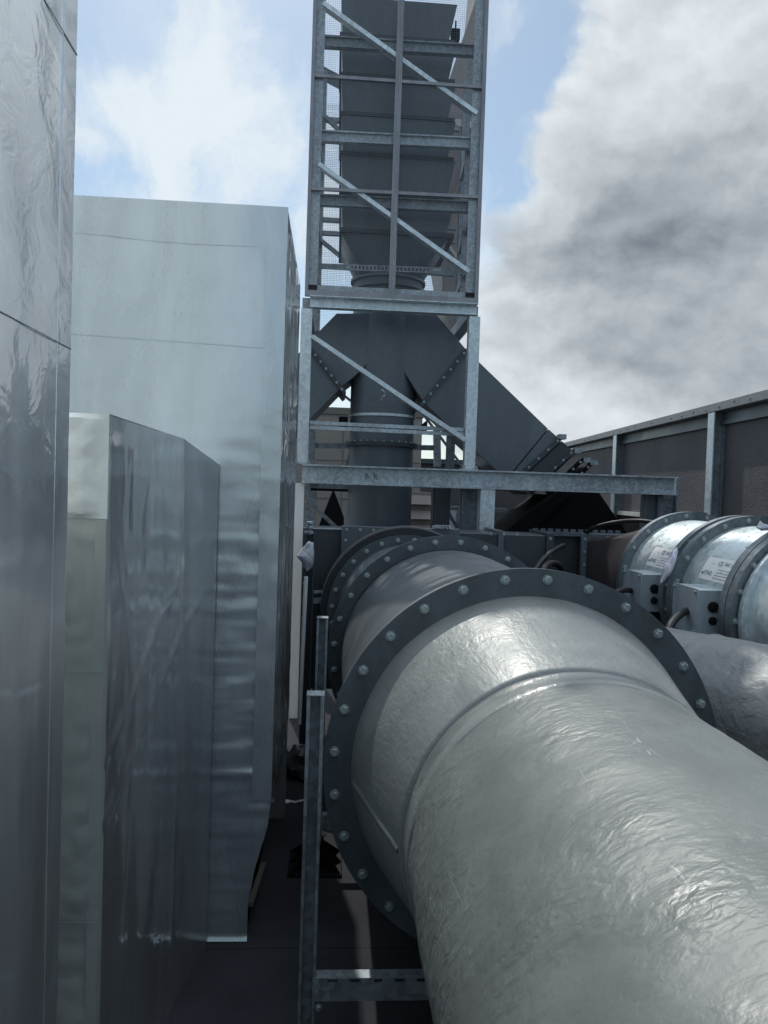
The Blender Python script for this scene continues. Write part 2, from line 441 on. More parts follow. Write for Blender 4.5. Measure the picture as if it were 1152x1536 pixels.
# front sheet: its lower right corner is pulled back from the edge
nu, nv = 170, 250; vs = []
def right_edge(z):
    k = [(0, -.262), (.14, -.262), (.27, -.240), (.42, -.200), (.50, -.190), (9, -.190)]
    for (z0, x0), (z1, x1) in zip(k, k[1:]):
        if z <= z1: return x0+(x1-x0)*(z-z0)/(z1-z0)+ (.004*nz((0, 0, z), 22) if z < .55 else 0)
    return FX
for j in range(nv+1):
    for i in range(nu+1):
        a, b = i/nu, j/nv; z = .005+(FZ-.005)*b
        x0 = -2.4; x = x0+(right_edge(z)-x0)*(1-(1-a)**1.6)
        p = Vector((x, FY, z)); vs.append(p+Vector((0, -far_d(p, a, b)-(.007 if j == 0 else .003 if j == 1 else 0), 0)))
mb.add(vs, [(j*(nu+1)+i, j*(nu+1)+i+1, (j+1)*(nu+1)+i+1, (j+1)*(nu+1)+i) for j in range(nv) for i in range(nu)])
mb.build('front_foil', 'foil_far', far)
mb = MB()
mb.sheet((FX, FY, .44), (0, 1.04, 0), (0, 0, FZ-.44), 70, 160, lambda p, a, b: edge_fade(a, b, .05)*(.010*nz((p.x, p.y*3.2, p.z*.5), 3.0, 2)+.004*nz((p.x, p.y*3, p.z), 8, 7)))
mb.sheet((-2.4, FY, FZ), (2.21, 0, 0), (0, 1.04, 0), 4, 4, lambda p, a, b: 0)
mb.sheet((-2.4, FY+1.04, 0), (2.21, 0, 0), (0, 0, FZ), 4, 4, lambda p, a, b: 0)
mb.sheet((-2.4, FY, 0), (0, 1.04, 0), (0, 0, FZ), 4, 4, lambda p, a, b: 0)
mb.build('side_foil', 'foil_low', far)
mb = MB()
# folded-over flap of the top sheet
nu = 120; vs = []
for j in range(5):
    for i in range(nu+1):
        a = i/nu; x = -2.4+(FX+.002+2.4)*a
        lo = 2.487+.018*max(0, min(1, (-.5-x)*2.0))+.006*nz((x, 0, 0), 4)
        z = FZ+.003-(FZ+.003-lo)*j/4
        vs.append(Vector((x, FY-.0028+(.0 if j < 4 else .0022)-.0012*nz((x, 1, z), 6), z)))
mb.add(vs, [(j*(nu+1)+i, j*(nu+1)+i+1, (j+1)*(nu+1)+i+1, (j+1)*(nu+1)+i) for j in range(4) for i in range(nu)])
mb.build('top_flap', 'foil_far', far)
mb = MB(); mb.sheet((FX-.068, FY-.0075, .52), (.0695, 0, 0), (0, 0, 1.96), 6, 150, lambda p, a, b: .0015*nz(p, 12, 1)); mb.build('corner_tape', 'foil_far', far)
mb = MB(); mb.bar((-2.4, FY-.0065, 2.20), (FX, FY-.0065, 2.135), .0008, .0016); mb.build('lap_joint', 'foil_far', far)
mb = MB(); mb.box((-2.3, 3.86, 0), (-.245, 4.85, 2.5)); mb.build('shade_block', 'foil_low', far, bevel=.004)  # unseen block added behind the unit to keep sun off the roof felt
mb = MB(); mb.box((-2.3, 2.84, 0), (-.27, 3.72, .5)); mb.build('plinth', 'black', far)
mb = MB(); mb.bar((-.256, 2.80, .115), (-.236, 3.1, .115), .02, .018); mb.build('timber_batten', 'beige_dark', far)

# ------------------------------------------------------------------ round insulated duct
AX, AZ = .615, .803
duct = thing('insulated_duct', 'big wrinkled grey insulated round duct with dark bolted flanges running away from the camera', 'duct', (AX, 2.32, 0))
def round_shell(prof, nn, amp, seed, ax=AX, az=AZ):
    """lathe along Y with slight dents"""
    vs = []
    for y, r in prof:
        for i in range(nn):
            t = 2*PI*i/nn
            d = amp*(nz((math.cos(t)*1.2, y*3.2, math.sin(t)*1.2), 2.4, seed)+.5*nz((math.cos(t), y*6, math.sin(t)), 5, seed+3))
            vs.append(Vector((ax+math.cos(t)*(r+d), y, az+math.sin(t)*(r+d))))
    m = len(prof)
    mb = MB(); mb.add(vs, [(k*nn+i, k*nn+(i+1) % nn, (k+1)*nn+(i+1) % nn, (k+1)*nn+i) for k in range(m-1) for i in range(nn)])
    return mb
pr_ = [(-1.6+.02*k, .420) for k in range(170)]+[(1.79, .421), (1.80, .424), (1.812, .4235), (1.822, .417)]
round_shell(pr_, 220, .0035, 1).build('insulation_jacket', 'jacket', duct, angle=60)
round_shell([(1.816, .414), (1.832, .414)], 120, 0, 1).build('joint_groove', 'flange', duct)
round_shell([(1.828, .415), (1.832, .427), (1.845, .431)]+[(1.845+.0235*k, .431+.0052*k) for k in range(1, 21)], 200, .0016, 5).build('cone_section', 'cone', duct, angle=60)
# sealant smeared over the joint, and the lapped edge of the cone wrap
round_shell([(1.715, .4196)]+[(1.72+.016*k, .4222+.0012*math.sin(k*1.3)) for k in range(5)]+[(1.797, .4242)], 220, .0016, 21).build('sealant_band', 'sealant', duct, angle=60)
ta_ = R(185.5); vs_ = []
for k in range(31):
    y_ = 1.846+.0148*k; r_ = .431+.0052*(y_-1.845)/.0235
    for dt, dr in ((0, -.004), (.004, .0035), (.016, .0045), (.030, .0035), (.05, -.002)):
        a_ = ta_-dt+.004*nz((0, y_, 0), 9, 2); vs_.append((AX+math.cos(a_)*(r_+dr), y_, AZ+math.sin(a_)*(r_+dr)))
mb = MB(); mb.add(vs_, [(k*5+i, k*5+i+1, k*5+i+6, k*5+i+5) for k in range(30) for i in range(4)]); mb.build('lapped_edge', 'cone', duct, angle=70)
def main_flange(Y, R0, R1, bolts, mesh, sect, cx=AX, cz=AZ, inset=.031):
    fl = MB().annulus((cx, Y, cz), (0, 1, 0), R0, R1, .016, 160).build('flange', 'flange', duct)
    MB().annulus((cx, Y+.0165, cz), (0, 1, 0), R0+.004, R1-.001, .016, 160).build('mating_flange', 'flange_edge', fl)
    for k in range(bolts):
        t = 2*PI*(k+.63)/bolts
        if math.sin(t) < sect: continue
        rr = R1-inset
        q = Matrix.Rotation(random.uniform(0, 1), 3, 'Y').to_quaternion()
        place(mesh, 'bolt', fl, (cx+rr*math.cos(t), Y, cz+rr*math.sin(t)), q)
    return fl
main_flange(2.315, .532, .620, 28, BOLT_BIG, -2)
round_shell([(2.35+.0485*k, .548) for k in range(33)], 128, .0012, 8).build('duct_section', 'duct_grey', duct, angle=60)
Y2, Y3 = 3.93, 4.62
main_flange(Y2, .548, .620, 28, BOLT_BIG, -.75)
# presumed straight duct, tapered and shifted so its last flange fits the view
CB = at(609, 921, Y3); R3 = .478
vs_ = []
for k in range(13):
    a_ = k/12; cxk, czk, rk = AX+(CB.x-AX)*a_, AZ+(CB.z-AZ)*a_, .550+(R3-.060-.550)*a_
    for q_ in range(128): vs_.append((cxk+rk*math.cos(2*PI*q_/128), Y2+.03+(Y3-Y2-.03)*a_, czk+rk*math.sin(2*PI*q_/128)))
mb = MB(); mb.add(vs_, [(k*128+q_, k*128+(q_+1) % 128, (k+1)*128+(q_+1) % 128, (k+1)*128+q_) for k in range(12) for q_ in range(128)])
mb.build('view_fitted_section', 'duct_grey', duct, angle=60)
main_flange(Y3, R3-.062, R3, 28, BOLT_MID, -.5, CB.x, CB.z, .028)  # flange and the collar behind it drawn smaller and off axis likewise
# flexible collar behind the last flange, wider than the duct
CD = at(608, 917, 4.70)
mb = MB(); mb.lathe((CD.x, 4.66, CD.z), (0, 1, 0), [(0, .40), (0, .515), (.012, .521), (.03, .514), (.06, .513), (.10, .520), (.14, .521), (.165, .512), (.17, .40)], 128)
mb.build('flexible_collar', 'drum', duct)
mb = MB(); mb.annulus((CD.x, 4.70, CD.z), (0, 1, 0), .519, .523, .014, 128); mb.annulus((CD.x, 4.775, CD.z), (0, 1, 0), .521, .524, .014, 128)
mb.build('clamp_band', 'flange_edge', duct)

# ------------------------------------------------------------------ stands under the ducts
def strut(mb, p0, p1, w, up=(0, 1, 0)):
    """slotted strut channel with lips"""
    t = .004; l = .010; h = w/2
    mb.prof([(-h,-h),(h,-h),(h,h),(h-l,h),(h-l,h-t),(h-t,h-t),(h-t,-h+t),(-h+t,-h+t),(-h+t,h-t),(-h+l,h-t),(-h+l,h),(-h,h)], p0, p1, up)
def stand(Y, xl, top, label, foot=True, w=.05):
    s = thing('pipe_stand', label, 'pipe stand', (xl, Y, 0), 'strut stands under the ducts')
    xr = 2*AX-xl
    for x in (xl, xr):
        tp = top if x == xl else .42
        mb = MB(); strut(mb, (x, Y, .03), (x, Y, tp), w, (0, -1, 0)); mb.build('post', 'galv_dull', s, bevel=.0015)
        MB().box((x-w/2-.001, Y-w/2-.001, tp), (x+w/2+.001, Y+w/2+.001, tp+.004)).build('end_cap', 'galv_dull', s, bevel=.001)
        if foot:
            mb = MB(); a = .115
            mb.box((x-a, Y-a, 0), (x+a, Y+a, .012))
            for k in range(8):
                d = Vector((math.cos(k*PI/4), math.sin(k*PI/4), 0)); L = a*(1.0 if k % 2 == 0 else 1.35)
                sd = Vector((-d.y, d.x, 0))*.004
                c = Vector((x, Y, 0))
                mb.add([c+d*.03+sd+Vector((0,0,.012)), c+d*L+sd+Vector((0,0,.012)), c+d*.035+sd+Vector((0,0,.105)),
                        c+d*.03-sd+Vector((0,0,.012)), c+d*L-sd+Vector((0,0,.012)), c+d*.035-sd+Vector((0,0,.105))],
                       [(0,1,2),(5,4,3),(0,3,4,1),(1,4,5,2),(2,5,3,0)])
            mb.box((x-.034, Y-.034, .012), (x+.034, Y+.034, .11))
            mb.build('rubber_foot', 'rubber', s, bevel=.002)
    # slotted cross rail below the duct
    z0 = .232; y0 = Y-w/2-.003
    mb = MB(); x0, x1 = xl+w/2-.002, xr-w/2+.002
    mb.box((x0, y0-.003, z0-.068), (x1, y0, z0-.0285))
    mb.box((x0, y0-.003, z0-.003), (x1, y0, z0)); mb.box((x0, y0-.003, z0-.028), (x1, y0, z0-.014))
    mb.box((x0, y0, z0-.005), (x1, y0+.04, z0-.002))
    k = x0
    while k < x1-.06:
        mb.box((k, y0-.003, z0-.0142), (min(k+.036, x1), y0, z0-.0028)); k += .065
    mb.build('cross_rail', 'galv_dull', s)
    place(BOLT_SMALL, 'bolt', s, (xl+w/2+.01, y0-.003, z0-.085))
    return s
stand(2.22, at(474, 1040, 2.25).x, zy(1037, 474, 2.25), 'nearest strut stand, its tall grey post rising from the bottom of the photo', False)
stand(3.33, at(484, 925, 3.36).x, zy(925, 484, 3.36), 'second strut stand on a black ribbed rubber foot, behind the nearest one', True, .048)

# ------------------------------------------------------------------ rectangular duct across
cross = thing('rectangular_duct', 'dark grey rectangular duct lying across behind the round duct', 'duct', (.6, 5.1, 0))
CZ = 1.385
MB().box((-.15, 4.95, .35), (1.08, 5.38, CZ)).build('duct_panel', 'anthracite_dark', cross, bevel=.004)
MB().box((1.115, 4.952, .352), (1.40, 5.38, CZ-.002)).build('duct_panel', 'anthracite_dark', cross, bevel=.004)
MB().box((1.08, 4.93, .33), (1.115, 5.40, CZ+.022)).build('joint_flange', 'anthracite', cross, bevel=.003)
fl = MB().box((1.40, 4.925, .33), (1.445, 5.40, CZ+.018)).build('joint_flange', 'anthracite_dark', cross, bevel=.003)
for k in range(7): place(BOLT_SMALL, 'bolt', fl, (1.422, 4.925, CZ-.02-k*.11))
fl = MB().box((-.185, 4.925, .33), (-.15, 5.40, CZ+.006)).build('joint_flange', 'anthracite_dark', cross, bevel=.003)
for k in range(7): place(BOLT_SMALL, 'bolt', fl, (-.168, 4.925, CZ-.02-k*.11))
MB().box((-.15, 4.944, CZ-.001), (.06, 4.962, CZ+.006)).build('edge_strip', 'galv_light', cross)
fl = MB().box((at(513, 790, 4.84).x, 4.84, .26), (at(690, 800, 4.84).x, 4.93, zy(789, 513, 4.84))).build('collar_plate', 'anthracite', cross, bevel=.003)
cx0, cz1 = at(513, 790, 4.84).x, zy(789, 513, 4.84)
for k in range(7): place(BOLT_SMALL, 'bolt', fl, (cx0+.03+.085*k if k < 4 else 1.18-.085*(k-4), 4.84, cz1-.022))
for k in range(5): place(BOLT_SMALL, 'bolt', fl, (cx0+.025, 4.84, cz1-.09-.085*k))
mb = MB()
for k in range(5): mb.box((at(655, 795, 4.8).x+.02*k, 4.82, cz1+.002), (at(655, 795, 4.8).x+.02*k+.012, 4.90, cz1+.022))
mb.bar((at(650, 795, 4.8).x, 4.86, cz1+.012), (at(668, 797, 4.8).x, 4.86, cz1+.012), .03, .012)
mb.build('toggle_clip', 'galv', cross)

# ------------------------------------------------------------------ fans at the right
FA = at(1029, 874, 4.72); FAX, FAZ = FA.x, FA.z
RF = .45
def fan_ring(parent, Y, bolts=20, th=.05, off=.3):
    mb = MB(); mb.lathe((FAX, Y, FAZ), (0, 1, 0), [(0, RF-.055), (0, RF-.048), (-.001, RF-.004), (0, RF), (th, RF), (th, RF-.055)], 112, close=True)
    ring = mb.build('flange_ring', 'fan_ring', parent)
    for k in range(bolts):
        t = 2*PI*(k+off)/bolts
        place(BOLT_MID, 'bolt', ring, (FAX+(RF-.024)*math.cos(t), Y-.001, FAZ+(RF-.024)*math.sin(t)))
    return ring
def curved_patch(y0, y1, t0, t1, r, n=14):
    mb = MB(); vs = []
    for j in range(2):
        for i in range(n+1):
            t = t0+(t1-t0)*i/n
            vs.append((FAX+r*math.cos(t), (y0, y1)[j], FAZ+r*math.sin(t)))
    mb.add(vs, [(i, i+1, n+2+i, n+1+i) for i in range(n)]); return mb
def curved_text(s, size, yc, t0, r, parent, mat='ink', name='lettering'):
    """lettering wrapped on the casing: reads from far (left) to near (right)"""
    cu = bpy.data.curves.new('txt', 'FONT'); cu.body = s; cu.size = size; cu.fill_mode = 'FRONT'; cu.resolution_u = 2
    o = bpy.data.objects.new('txt', cu); col.objects.link(o)
    dg = bpy.context.evaluated_depsgraph_get(); me = bpy.data.meshes.new_from_object(o.evaluated_get(dg))
    bpy.data.objects.remove(o)
    mb = MB()
    mb.add([(FAX+r*math.cos(t0-v.co.y/r), yc-v.co.x, FAZ+r*math.sin(t0-v.co.y/r)) for v in me.vertices], [tuple(p.vertices) for p in me.polygons])
    return mb.build(name, mat, parent, smooth=False)
def flat_text(s, size, o_, ux, uz, parent, mat, name='lettering', off=None):
    cu = bpy.data.curves.new('txt', 'FONT'); cu.body = s; cu.size = size; cu.fill_mode = 'FRONT'; cu.resolution_u = 3
    o = bpy.data.objects.new('txt', cu); col.objects.link(o)
    dg = bpy.context.evaluated_depsgraph_get(); me = bpy.data.meshes.new_from_object(o.evaluated_get(dg))
    bpy.data.objects.remove(o)
    mb = MB(); mb.add([Vector(o_)+Vector(ux)*v.co.x+Vector(uz)*v.co.y for v in me.vertices], [tuple(p.vertices) for p in me.polygons])
    return mb.build(name, mat, parent, smooth=False)

def make_fan(Y0, Y1, label, name='duct_fan'):
    """axial fan in a round casing between Y0 (near) and Y1 (far)"""
    f = thing(name, label, 'duct fan', (FAX, (Y0+Y1)/2, FAZ-RF), 'axial fans in round casings')
    rc = RF-.052
    MB().lathe((FAX, Y0, FAZ), (0, 1, 0), [(0, rc)]+[((Y1-Y0)*k/8, rc) for k in range(1, 9)], 128).build('casing', 'fan_casing', f, angle=60)
    fan_ring(f, Y1-.045)
    fan_ring(f, Y0, off=.55)
    # clip on top of the far ring
    for yy in (Y1-.047,):
        mb = MB(); t = R(90-4)
        mb.prism([(FAX+.03, yy-.004, FAZ+RF-.058), (FAX+.09, yy-.004, FAZ+RF-.062), (FAX+.09, yy-.004, FAZ+RF-.002), (FAX+.03, yy-.004, FAZ+RF+.004)], (0, .06, 0)); mb.build('clip', 'flange', f)
    # terminal box on the side that faces the round duct
    yb0, yb1 = Y0+.10, Y0+.345
    bx0, bx1, bz0, bz1 = FAX-RF-.075, FAX-rc+.03, FAZ-.105, FAZ+.105
    MB().box((bx0, yb0, bz0), (bx1, yb1, bz1)).build('terminal_box', 'box_grey', f, bevel=.003)
    cv = MB().box((bx0-.006, yb0-.004, bz0-.006), (bx0-.0005, yb1+.004, bz1+.006)).build('box_cover', 'box_grey', f, bevel=.0015)
    q = Matrix.Rotation(-PI/2, 3, 'Z').to_quaternion()
    for y in (yb0+.012, yb1-.012):
        for z in (bz0+.012, bz1-.012): place(BOLT_SMALL, 'screw', cv, (bx0-.006, y, z), q)
    for dz, r in ((-.03, .026), (-.095, .020)):
        mb = MB(); mb.lathe((bx0+.075, yb0-.0005, FAZ+.055+dz), (0, -1, 0), [(0, r), (.006, r), (.008, r*.8)], 20, (True, True)); mb.build('grommet', 'rubber', f)
    MB().prism([(bx0+.04, yb0+.02, bz0-.001), (bx1+.04, yb0+.02, bz0-.001), (bx1+.1, yb0+.02, bz0-.12), (bx0+.07, yb0+.02, bz0-.09)], (0, .2, 0)).build('bracket', 'black', f)
    # rating plate with its lettering, a small blue sticker, a red warning label below the box
    ta, tb = R(180-19), R(180-37)
    lab = curved_patch(yb0-.065, yb1+.06, tb, ta, rc+.0015).build('label_plate', 'label_white', f)
    r2 = rc+.0030
    yl = yb1+.05
    curved_text('wITHO', .034, yl, R(180-22.5), r2, lab)
    curved_text('CE', .036, yl-.115, R(180-31.0), r2, lab)
    curved_text('EAC', .028, yl-.175, R(180-31.5), r2, lab)
    curved_text('IP', .024, yl-.235, R(180-31.5), r2, lab, 'ink_grey')
    curved_text('4TF 16 90', .024, yl-.285, R(180-32), r2, lab, 'ink_grey')
    for k in range(4):
        mb = curved_patch(yl-.125-.005*k, yl-.33, R(180-21.5-2.2*k), R(180-21.0-2.2*k), r2, 3); mb.build('lettering', 'ink_grey', lab)
    curved_patch(yb1+.038, yb1+.060, R(180-13.5), R(180-18.6), rc+.0015, 6).build('sticker', 'sticker_blue', f)
    MB().prism([(bx0+.045, yb1-.11, bz0-.008), (bx0+.045, yb1-.02, bz0-.008), (bx0+.085, yb1-.02, bz0-.085), (bx0+.085, yb1-.11, bz0-.085)], (.004, 0, 0)).build('warning_label', 'label_white', f)
    MB().prism([(bx0+.043, yb1-.11, bz0-.008), (bx0+.043, yb1-.02, bz0-.008), (bx0+.052, yb1-.02, bz0-.026), (bx0+.052, yb1-.11, bz0-.026)], (.002, 0, 0)).build('warning_label', 'label_red', f, label='red band of the warning label')
    rv = bolt_mesh(.0045, .003)
    for k in range(9):
        a_ = R(100+9*k+3*(k % 2)); y_ = Y0+.14+.37*((k*37) % 10)/10
        place(rv, 'rivet', f, (FAX+rc*math.cos(a_), y_, FAZ+rc*math.sin(a_)), Vector((0, -1, 0)).rotation_difference(Vector((math.cos(a_), 0, math.sin(a_)))))
    return f
YA, YB, YCc = 4.72, 4.02, 3.36
fan1 = make_fan(YB+.03, YA, 'galvanised duct fan farther from the camera, with a lilac cloth hanging beside its terminal box')
fan2 = make_fan(YCc+.03, YB-.025, 'galvanised duct fan nearer to the camera, with two black grommets in its terminal box')
sil = thing('duct_silencer', 'silver round casing at the right edge, bolted to the nearer fan', 'silencer', (FAX, 3.2, FAZ-RF))
MB().lathe((FAX, 2.78, FAZ), (0, 1, 0), [(0, RF-.10), (.08, RF-.075), (.2, RF-.062), (.56, RF-.058)], 112).build('casing', 'fan_casing', sil, angle=60)
fan_ring(sil, YCc-.03, off=.1)
MB().annulus((FAX, YCc-.075, FAZ), (0, 1, 0), RF-.06, RF-.028, .03, 112).build('seal_ring', 'galv_light', sil)
MB().annulus((FAX, 2.74, FAZ), (0, 1, 0), RF-.12, RF-.05, .04, 96).build('end_ring', 'fan_ring', sil)
# frame below the fans
fr = thing('fan_frame', 'dark steel frame below the two galvanised fans', 'frame', (FAX, 3.9, 0))
for y in (3.5, 4.6):
    for x in (FAX-.40, FAX+.40):
        MB().bar((x, y, 0), (x, y, FAZ-.46), .06, .06, (0, 1, 0)).build('leg', 'galv_dull', fr, bevel=.002)
    MB().bar((FAX-.45, y, FAZ-.49), (FAX+.45, y, FAZ-.49), .07, .06).build('cross_beam', 'galv_dull', fr, bevel=.002)
# square-to-round transition and box behind the far fan
tr = thing('transition_duct', 'brown-grey square-to-round transition between the far fan and a box duct', 'duct', (FAX, 5.0, 0))
Ysq = 5.26
sx0, sx1, sz0, sz1 = at(880, 830, Ysq).x, FAX+.50, .55, zy(807, 880, Ysq)
n = 96; vs = []
def sq_pt(t):
    c, s_ = math.cos(t), math.sin(t); k = 1/max(abs(c), abs(s_))
    return Vector(((sx0+sx1)/2+(sx1-sx0)/2*c*k, Ysq, (sz0+sz1)/2+(sz1-sz0)/2*s_*k))
tw = 12
for j in range(tw+1):
    a = j/tw
    for i in range(n):
        t = 2*PI*(i+.5)/n
        p = Vector((FAX+(RF-.03)*math.cos(t), YA+.02, FAZ+(RF-.03)*math.sin(t)))
        vs.append(p.lerp(sq_pt(t), a))
mb = MB(); mb.add(vs, [(j*n+i, j*n+(i+1) % n, (j+1)*n+(i+1) % n, (j+1)*n+i) for j in range(tw) for i in range(n)])
mb.build('cone_cover', 'brown_fabric', tr, angle=20)
fl = MB().box((sx0-.035, Ysq, sz0-.03), (sx1+.03, Ysq+.045, sz1+.03)).build('square_flange', 'anthracite', tr, bevel=.003)
for k in range(6): place(BOLT_SMALL, 'bolt', fl, (sx0-.014, Ysq, sz1-.01-.09*k))
MB().box((sx0+.004, Ysq+.046, sz0), (sx1, 6.2, sz1)).build('box_section', 'brown_fabric', tr, bevel=.004)
mb = MB()
for k in range(12): mb.box((1.44+.055*k, 5.43, sz1+.03), (1.475+.055*k, 5.45, sz1+.05))
mb.box((1.42, 5.40, sz1+.002), (sx0+.5, 5.44, sz1+.03)); mb.build('bolt_rail', 'anthracite', tr)
MB().box((1.44, 5.45, .5), (sx0+.003, 5.9, sz1+.005)).build('link_duct', 'anthracite_dark', tr, bevel=.004)

# insulated pipe passing below the fans
side = thing('insulated_pipe', 'grey wrinkled insulated pipe at the right edge, below the galvanised fans', 'pipe', (1.5, 2.6, 0))
pA, pB = at(1000, 945, 2.98), at(1152, 970, 2.58)
d = (pB-pA).normalized(); pA2, L = pA-d*.28, 1.5
rs = .30
perp = Vector((0, 0, 1))-d*d.z; perp.normalize()
vs = []; nn = 96; mseg = 70
o0 = pA2-Vector((0, 0, rs*.985))
a_ = d.cross(Vector((0, 0, 1))).normalized(); b_ = a_.cross(d)
for k in range(mseg+1):
    s_ = L*k/mseg
    for i in range(nn):
        t = 2*PI*i/nn
        rib = .006*max(0, 1-abs(s_-.50-.02*math.sin(2*t))*40)+.005*max(0, 1-abs(s_-.92)*40)
        r_ = rs+rib+.0055*nz((math.cos(t)*2, s_*6, math.sin(t)*2), 1.5, 31)
        vs.append(o0+d*s_+(a_*math.cos(t)+b_*math.sin(t))*r_)
mb = MB(); mb.add(vs, [(k*nn+i, k*nn+(i+1) % nn, (k+1)*nn+(i+1) % nn, (k+1)*nn+i) for k in range(mseg) for i in range(nn)]+[tuple(range(nn)), tuple(range(mseg*nn, (mseg+1)*nn))])
mb.build('insulation_jacket', 'jacket_side', side, angle=60)
MB().bar((pA2.x+.55, pA2.y-.1, 0), (pA2.x+.55, pA2.y-.1, o0.z-rs+.02), .06, .06, (0, 1, 0)).build('leg', 'galv_dull', side)

# ------------------------------------------------------------------ steel platform
BZ1, BZ0, BY = 1.812, 1.678, 5.50
plat = thing('steel_platform', 'galvanised steel beam platform carrying the lattice tower', 'platform', (1.1, 6.1, 0))
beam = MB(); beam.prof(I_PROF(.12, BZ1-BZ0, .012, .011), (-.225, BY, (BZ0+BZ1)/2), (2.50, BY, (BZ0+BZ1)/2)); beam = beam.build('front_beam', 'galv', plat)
MB().box((2.47, BY-.06, BZ0+.012), (2.484, BY-.006, BZ1-.012)).build('stiffener', 'galv_light', beam)
bp = at(553, 718, BY-.006); flat_text('B', .062, at(546, 719, BY-.0075), (.9, 0, .05), (.08, 0, 1), beam, 'marker'); flat_text('R', .062, at(560, 719, BY-.0075), (.9, 0, -.05), (-.05, 0, 1), beam, 'marker')
for k, px in enumerate((509, 521, 660, 668, 730, 741, 751)):
    p = at(px, 727, BY-.06); place(BOLT_SMALL, 'bolt', beam, (p.x, BY-.055, BZ0+.012), Matrix.Rotation(-PI/2, 3, 'X').to_quaternion())
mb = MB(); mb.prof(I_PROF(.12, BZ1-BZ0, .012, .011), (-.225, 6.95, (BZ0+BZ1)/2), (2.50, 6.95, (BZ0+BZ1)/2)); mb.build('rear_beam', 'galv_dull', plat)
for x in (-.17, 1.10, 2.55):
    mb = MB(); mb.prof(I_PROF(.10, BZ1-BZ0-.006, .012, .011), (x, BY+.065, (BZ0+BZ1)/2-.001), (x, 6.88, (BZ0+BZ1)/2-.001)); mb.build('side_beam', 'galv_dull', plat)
def icol(x, y, z0, z1, w, mat, turn=False):
    mb = MB(); mb.prof(I_PROF(w, w, .010, .010), (x, y, z0), (x, y, z1), (0, 1, 0) if not turn else (1, 0, 0)); return mb.build('column', mat, plat)
icol(at(729, 760, 5.5).x, BY, 0, BZ0-.001, .105, 'galv_light')
icol(at(449, 760, 5.5).x, BY, 0, BZ0-.001, .062, 'white_plastic')
icol(2.33, BY+.03, 0, BZ0-.001, .10, 'anthracite', True)
icol(2.62, 5.9, 0, BZ1, .12, 'galv_dull', True)
icol(at(703, 760, 6.3).x, 6.3, 0, BZ0-.001, .13, 'galv_dull')
icol(at(662, 760, 6.95).x, 6.95, 0, BZ0-.001, .14, 'anthracite')
icol(-.2, 6.95, 0, BZ0-.001, .10, 'galv_dull')
MB().bar(at(466, 755, 6.4), at(508, 795, 6.4), .03, .045, (0, 1, 0)).build('brace', 'galv_dull', plat)
MB().bar(at(463, 729, 6.2), at(530, 731, 6.2), .03, .03).build('rear_rail', 'galv_dull', plat)
MB().bar(at(466, 734, 6.15), at(530, 736, 6.15), .03, .02).build('rear_rail', 'black', plat)
MB().bar(at(670, 762, 7.2), at(760, 766, 7.2), .04, .04).build('rear_rail', 'galv', plat)
MB().bar(at(672, 768, 7.1), at(690, 800, 7.1), .03, .03, (0, 1, 0)).build('brace', 'galv_dull', plat)

# ------------------------------------------------------------------ lattice tower
tow = thing('lattice_tower', 'tall galvanised lattice tower with wire mesh around a dark exhaust stack', 'tower', (.37, 6.0, BZ1))
TY0, TY1 = 5.50, 6.75
zsplit0, zsplit1 = at(585, 470, TY0).z, at(585, 447, TY0).z     # lower bay top beam
ZT = 5.22
XL, XR = -.213, .955
lx0, lx1 = at(457, 580, TY0).x, at(707, 590, TY0).x
def post(x, y, z0, z1, w, mat, name='leg'):
    mb = MB(); mb.prof(C_PROF(w, w, .006), (x, y, z0), (x, y, z1), (0, 1, 0)); return mb.build(name, mat, tow)
# lower bay
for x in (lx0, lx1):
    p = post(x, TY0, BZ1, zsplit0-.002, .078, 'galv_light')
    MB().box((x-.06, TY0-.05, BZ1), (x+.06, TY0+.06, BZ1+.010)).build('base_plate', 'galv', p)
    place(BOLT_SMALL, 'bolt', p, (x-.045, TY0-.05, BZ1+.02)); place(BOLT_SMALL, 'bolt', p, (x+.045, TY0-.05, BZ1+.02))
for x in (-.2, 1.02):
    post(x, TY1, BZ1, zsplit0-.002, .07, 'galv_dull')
MB().bar(at(468, 505, TY0-.03), at(697, 660, TY0-.03), .03, .060, (0, 1, 0)).build('diagonal_brace', 'galv_light', tow)
for a, b in (((465, 634), (700, 645)), ((465, 641), (700, 652))):
    MB().bar(at(*a, TY0+.03), at(*b, TY0+.03), .03, .026).build('rail', 'galv', tow)
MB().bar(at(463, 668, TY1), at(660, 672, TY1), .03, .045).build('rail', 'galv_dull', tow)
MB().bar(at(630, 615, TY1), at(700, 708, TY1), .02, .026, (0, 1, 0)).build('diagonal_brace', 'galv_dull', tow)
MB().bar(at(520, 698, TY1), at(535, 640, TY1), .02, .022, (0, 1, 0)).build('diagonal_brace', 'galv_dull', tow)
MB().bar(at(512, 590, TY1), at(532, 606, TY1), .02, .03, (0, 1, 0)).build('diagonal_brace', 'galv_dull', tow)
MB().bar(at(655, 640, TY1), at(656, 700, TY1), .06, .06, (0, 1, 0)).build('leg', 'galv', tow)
# top beam of the lower bay
zb = (zsplit0+zsplit1)/2-.004
mb = MB(); mb.prof(C_PROF(.07, .082, .006), (lx0+.02, TY0-.01, zb), (lx1+.02, TY0-.01, zb)); tb = mb.build('sill_beam', 'galv_light', tow)
for k in range(7): place(BOLT_SMALL, 'bolt', tb, (-.10+.162*k, TY0-.045, zb+.036))
mb = MB(); mb.prof(C_PROF(.07, .08, .006), (lx0+.02, TY1, zb), (lx1+.05, TY1, zb)); mb.build('sill_beam', 'galv_dull', tow)
for x in (lx0, lx1):
    MB().bar((x, TY0+.04, zb), (x, TY1-.04, zb), .07, .08).build('side_rail', 'galv_dull', tow)
